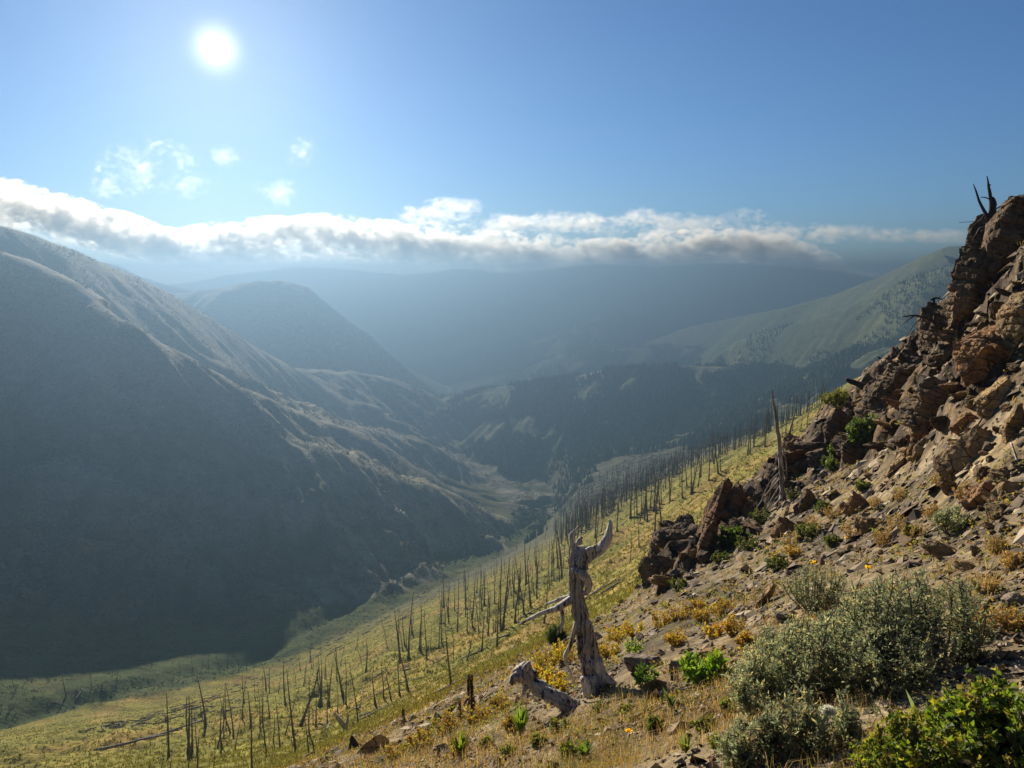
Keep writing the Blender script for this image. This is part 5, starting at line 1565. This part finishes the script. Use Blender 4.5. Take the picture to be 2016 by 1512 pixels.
for a, L, e in [(0.2, 46, .3), (2.9, 56, .2), (2.2, 40, .9), (1.3, 50, 1.2), (4.2, 40, .4), (5.3, 44, .3), (3.6, 46, .5), (.9, 36, .8)]:
    h = np.array([math.cos(a), math.sin(a), 0]); sd = np.array([-math.sin(a), math.cos(a), 0])
    k = np.linspace(0, 1, 9)
    ctr = h[None] * (k * L * s * math.cos(e * .8))[:, None] + np.array([0, 0, 1.])[None] * ((np.sin(k * 1.9) * .55 * math.sin(e) + .2 * k * (1 - k)) * L * s)[:, None]
    wk = np.array([.3, .8, .5, 1, .6, .9, .45, .5, .02]) * 7 * s
    V = np.concatenate([ctr + sd * wk[:, None] + [0, 0, .004], ctr, ctr - sd * wk[:, None] + [0, 0, .004]]); i0 = np.arange(8)
    mb.add(V, np.concatenate([np.stack([i0, i0 + 9, i0 + 10, i0 + 1], 1), np.stack([i0 + 9, i0 + 18, i0 + 19, i0 + 10], 1)]), None, (.26, .31, .17))
link('leaves', mb.mesh('leaves', M_LEAF), th)
leafy_plant(1810, 1445, 7, 70, 12, "spiky grey-green thistle leaves in front of the dark bush shade", [(.22, .28, .20), (.26, .30, .24)], 44, .7, 'thistle_rosette', None, 2)


def mullein(bx, by, hpx, label, col, seed, group=None, rmin=4):
    rng = np.random.default_rng(seed)
    p = hit(bx, by, rmin); s = px_scale(p); h = hpx * s
    root = empty('mullein_stalk', p); tag(root, label, 'plant', group)
    mb_ = MB(); tube(mb_, np.array([[0, 0, -.03], [.02 * h, 0, h * .5], [-.02 * h, .01 * h, h]]), [h * .028, h * .022, h * .010], 6, 10, .1, 3, 0, seed, col)
    link('stem', mb_.mesh('stem', M_STEM, True), root)
    mb_ = MB(); n = 420
    u = rng.uniform(.55, 1.0, n); a = rng.uniform(0, 6.28, n)
    d = np.stack([np.cos(a), np.sin(a), rng.uniform(-.2, .7, n)], 1)
    pp = np.stack([.01 * h * np.sin(u * 6), np.zeros(n), u * h], 1) + d * (h * .028)
    leaves(mb_, pp, d, h * .055 * (1.3 - u * .5), h * .032, rng, np.array(col) * 1.15, .3, .25)
    link('seed_head', mb_.mesh('seed_head', M_STEM), root)
    mb_ = MB(); n = 60
    u = rng.uniform(.03, .55, n); a = rng.uniform(0, 6.28, n)
    d = np.stack([np.cos(a), np.sin(a), rng.uniform(-.9, .1, n)], 1)
    leaves(mb_, np.stack([np.zeros(n), np.zeros(n), u * h], 1), d, h * rng.uniform(.10, .26, n), h * .05, rng, np.array(col) * 1.3, .3, .25)
    link('leaves', mb_.mesh('leaves', M_STEM), root)


mullein(927, 1414, 92, "tallest dried brown mullein stalk standing left of the grey log", (.13, .075, .03), 1)
mullein(795, 1434, 42, "small dried brown mullein stalk near the pronged stump", (.11, .065, .03), 2)
mullein(1245, 1278, 34, "dried brown mullein head behind the snag's foot", (.12, .06, .025), 3)
mullein(906, 1420, 44, "short thin dried stalk beside the tallest mullein", (.16, .09, .035), 4)


def flower(bx, by, rpx, label, seed, rmin=3, hpx=12):
    rng = np.random.default_rng(seed)
    p = hit(bx, by, rmin); s = px_scale(p)
    root = empty('yellow_flower', p); tag(root, label, 'flower')
    top = np.array([0, 0, hpx * s])
    mb_ = MB(); tube(mb_, np.array([[0, 0, -.02], top * .5 + [.004, 0, 0], top]), [1.1 * s, .9 * s, .8 * s], 5, 6, col=(.14, .18, .05)); link('stem', mb_.mesh('stem', M_STEM), root)
    mb_ = MB(); n = 26
    a = rng.uniform(0, 6.28, n); d = np.stack([np.cos(a), np.sin(a), rng.uniform(.2, 1.0, n)], 1)
    leaves(mb_, np.tile(top, (n, 1)), d, rpx * s * rng.uniform(.8, 1.1, n), rpx * .5 * s, rng, (.80, .55, .02), .1, .06)
    link('petals', mb_.mesh('petals', M_LEAF), root)


flower(1238, 1452, 9, "single yellow flower on the bare ground below the snag", 1)
flower(1599, 1118, 9, "yellow flower head at the upper edge of the sagebrush", 2, 4, 10)
flower(1709, 1128, 8, "yellow flower head just above the largest sagebrush", 3, 4, 10)
flower(1666, 1066, 5, "small orange-yellow flower by the brown boulder on the scree", 4, 6, 7)

# ---- dry grass and small ground leaves everywhere on the near slope: one mass each
n = 54000
az = np.radians(prng.uniform(-46, 50, n)); lr = prng.uniform(math.log(1.5), math.log(40), n); r = np.exp(lr)
x, y = np.sin(az) * r, np.cos(az) * r
qx_, qy_ = to_px(x, y, ground(x, y))
j_ = np.clip(np.searchsorted(AZ, az), 1, NA - 1); i_ = np.clip(np.searchsorted(LR, lr), 1, NR - 1)
outm = OUT[i_, j_]
patch = fbm2(x / 2.6, y / 2.6, 3, 601) + .35 * fbm2(x / .8, y / .8, 2, 603)
lush = sstep(1520, 1000, qx_)  # more plants towards the grass slope
keep = (patch + .40 * lush - .24 > prng.uniform(-.35, .65, n)) & (prng.uniform(0, 1, n) > outm * .8)
x, y, r, qx_, patch = x[keep], y[keep], r[keep], qx_[keep], patch[keep]
base = np.stack([x, y, ground(x, y)], 1); n = len(x)
k = 6
bp = np.repeat(base, k, 0) + np.concatenate([prng.normal(0, .035, (n * k, 2)), np.zeros((n * k, 1))], 1)
rr_ = np.repeat(r, k)
pal = np.array([(.36, .25, .095), (.30, .20, .07), (.42, .33, .16), (.22, .19, .06), (.27, .15, .06), (.16, .18, .05)])
hue = fbm2(x / 4, y / 4, 3, 607)
ci = np.clip((prng.normal(2.9, 1.6, n) + hue * 2.5).astype(int), 0, 5)
blades(M := MB(), bp, prng.uniform(.035, .14, n * k) * np.repeat(prng.uniform(.5, 1.3, n), k), np.clip(rr_ * .0008, .0028, .022), .9, prng, np.repeat(pal[ci], k, 0), .2)
tag(link('dry_grass', M.mesh('dry_grass', M_GRASS)), kind='stuff')

n = 24000
az = np.radians(prng.uniform(-46, 50, n)); lr = prng.uniform(math.log(1.5), math.log(30), n); r = np.exp(lr)
x, y = np.sin(az) * r, np.cos(az) * r
pt_ = fbm2(x / 1.6, y / 1.6, 3, 611)
keep = pt_ > prng.uniform(-.1, .5, n)
x, y, r = x[keep], y[keep], r[keep]; n = len(x)
k = 9
base = np.repeat(np.stack([x, y, ground(x, y)], 1), k, 0) + np.concatenate([prng.normal(0, .05, (n * k, 2)), prng.uniform(0, .05, (n * k, 1))], 1)
d = prng.normal(size=(n * k, 3)); d[:, 2] = np.abs(d[:, 2]) * .8
pal = np.array([(.12, .14, .04), (.17, .17, .05), (.30, .22, .05), (.24, .14, .05), (.15, .15, .09)])
sz = np.repeat(np.clip(r * .0045, .012, .06), k) * prng.uniform(.6, 1.3, n * k)
leaves(M := MB(), base, d, sz, sz * .5, prng, np.repeat(pal[prng.integers(0, 5, n)], k, 0), .2, .2)
tag(link('ground_leaves', M.mesh('ground_leaves', M_LEAF)), kind='stuff')
# ------------------------------------------------------------------ haze: one closed box of even air
HAZE_TOP = 59.0
zb = float(H.min()) - 1.0
bx0, bx1, by0, by1 = -3900.0, 3900.0, -760.0, 4020.0
hv = np.array([(x, y, z) for z in (zb, HAZE_TOP) for y in (by0, by1) for x in (bx0, bx1)])
hq = np.array([(0, 2, 3, 1), (4, 5, 7, 6), (0, 1, 5, 4), (2, 6, 7, 3), (0, 4, 6, 2), (1, 3, 7, 5)])
mh = Mat("haze")
pv = mh.n("ShaderNodeVolumePrincipled")
pv.inputs['Color'].default_value = (0.099, 0.163, 0.244, 1)
pv.inputs['Density'].default_value = HAZE_DENSITY
pv.inputs['Anisotropy'].default_value = 0.64
mh.l(pv.outputs[0], mh.out.inputs['Volume'])
tag(link('haze', new_mesh('haze', hv, quads=hq, mat=mh.m)), kind='stuff')
# ------------------------------------------------------------------ clouds: bodies of real vapour beyond and above the haze


def cloud_mat(name, density, nscale, amp, gain, bias, aniso=.55, stretch=(1, 1, 1.5)):
    m = Mat(name)
    o = m.coord('Object')
    ln = m.n("ShaderNodeVectorMath", operation='LENGTH'); m.l(o, ln.inputs[0])
    f = m.math('SUBTRACT', 1.0, ln.outputs['Value'])
    pos_ = m.scale(m.pos(), stretch)
    nz = m.noise(pos_, nscale, 7, .6, .25)
    big = m.noise(pos_, nscale * .28, 2, .5)
    v = m.math('ADD', m.math('MULTIPLY', f, 1.25), m.math('MULTIPLY', m.math('SUBTRACT', nz, .5), amp))
    v = m.math('ADD', v, m.math('MULTIPLY', m.math('SUBTRACT', big, .5), amp * .6))
    v = m.math('MULTIPLY', m.math('SUBTRACT', v, bias), gain, clamp=True)
    # nothing at the very edge of the body
    v = m.math('MULTIPLY', v, m.math('MULTIPLY', f, 12.0, clamp=True))
    pv_ = m.n("ShaderNodeVolumePrincipled")
    pv_.inputs['Color'].default_value = (.85, .82, .775, 1)
    pv_.inputs['Anisotropy'].default_value = aniso
    m.l(m.math('MULTIPLY', v, density), pv_.inputs['Density'])
    m.l(pv_.outputs[0], m.out.inputs['Volume'])
    try: m.m.cycles.volume_step_rate = CLOUD_STEP
    except Exception: pass
    try: m.m.volume_intersection_method = 'FAST'
    except Exception: pass
    return m.m


CLOUD_STEP = 0.15
M_BANK = cloud_mat("bank_cloud", .0125, 1 / 52.0, 6.0, 3.2, .22, .58)
M_WISP = cloud_mat("wisp_cloud", .0018, 1 / 37.0, 7.0, .9, .60, .55, (1, 1, 1.3))
M_FAR = cloud_mat("far_cloud", .0027, 1 / 81.0, 5.0, 1.6, .5, .55, (1, 1, 1.6))


def ico(seed):
    bm = bmesh.new(); bmesh.ops.create_icosphere(bm, subdivisions=3, radius=1.0)
    v = np.array([q.co[:] for q in bm.verts]); t = np.array([[q.index for q in f.verts] for f in bm.faces]); bm.free()
    v = v * (1 + .06 * fbm3(v * 1.6 + seed, 2, seed))[:, None]
    return v, t


def cloud(cx, cy, hw, hh, depth, thick, mat, label, group=None, seed=0, roll=0.0):
    az, s_ = ray(cx, cy); r = depth / math.cos(float(az))
    p = P(cx, cy, r)
    sc = np.linalg.norm(p) / math.sqrt(F * F + (cx - 1008) ** 2 + (cy - 756) ** 2)
    v, t = ico(seed)
    o = link('cloud', new_mesh('cloud', v, tris=t, mat=mat, smooth=True), None, p)
    o.scale = (hw * sc * 1.15, thick, hh * sc * 1.4)
    o.rotation_euler = (0, math.radians(roll), 0)
    return tag(o, label, 'cloud', group)


BANK = [(10, 388, 125, 40, 8), (130, 418, 120, 38, 14), (230, 445, 115, 36, 14), (325, 470, 115, 30, 8), (430, 467, 115, 34, -4), (540, 458, 115, 36, -2), (640, 455, 115, 38, 0), (750, 464, 115, 36, 4), (860, 478, 115, 33, 4), (970, 482, 115, 34, 0),
        (1080, 490, 115, 34, 4), (1190, 500, 115, 36, -4), (1300, 490, 120, 40, -4), (1400, 484, 120, 40, 0), (1490, 488, 115, 38, 4), (1590, 508, 115, 32, 14), (1680, 532, 95, 20, 20)]
for i, (cx, cy, hw, hh, rl) in enumerate(BANK):
    lab = ("towering left end of the cloud bank over the far mountain" if i == 0 else "smooth sloping right end of the cloud bank over the far mountain" if i == 16 else "backlit cloud in the long bank lying over the far mountain")
    cloud(cx, cy + 15, hw, hh * .98, 4250 + 25 * (i % 3), 172, M_BANK, lab, None if i in (0, 16) else 'cloud bank over the far mountain', 10 + i, rl)
WISPS = [(262, 328, 62, 34, -14, "largest ragged wisp of cloud below and left of the sun"), (343, 307, 36, 18, 16, "small bright wisp just right of the largest ragged one"), (445, 308, 20, 14, 25, "tiny lone wisp of cloud directly under the sun"),
         (592, 298, 26, 22, 25, "small curled wisp of cloud farthest right of the sun"), (365, 364, 52, 17, -4, "long low wisp of cloud above the bank under the sun"), (545, 376, 38, 20, 12, "faint puff of cloud alone above the middle-left of the bank"),
         (214, 360, 28, 22, -20, "low pale puff at the left end of the ragged wisps")]
for i, (cx, cy, hw, hh, rl, lab) in enumerate(WISPS):
    cloud(cx, cy, hw * 1.25, hh * 1.25, 4250, 106, M_WISP, lab, None, 40 + i, rl)
FARC = [(820, 432, 40, 16), (890, 426, 70, 22), (960, 440, 110, 13), (1100, 440, 120, 15), (1200, 443, 90, 14), (1262, 440, 40, 20), (1340, 446, 80, 16), (1465, 444, 50, 20), (1530, 455, 110, 12), (1680, 461, 130, 11), (1830, 466, 130, 9)]
for i, (cx, cy, hw, hh) in enumerate(FARC):
    cloud(cx, cy, hw * 1.15, hh * 1.3, 6300, 285, M_FAR, "thin pale cloud in the far row above the bank", 'far row of clouds', 60 + i, 0)
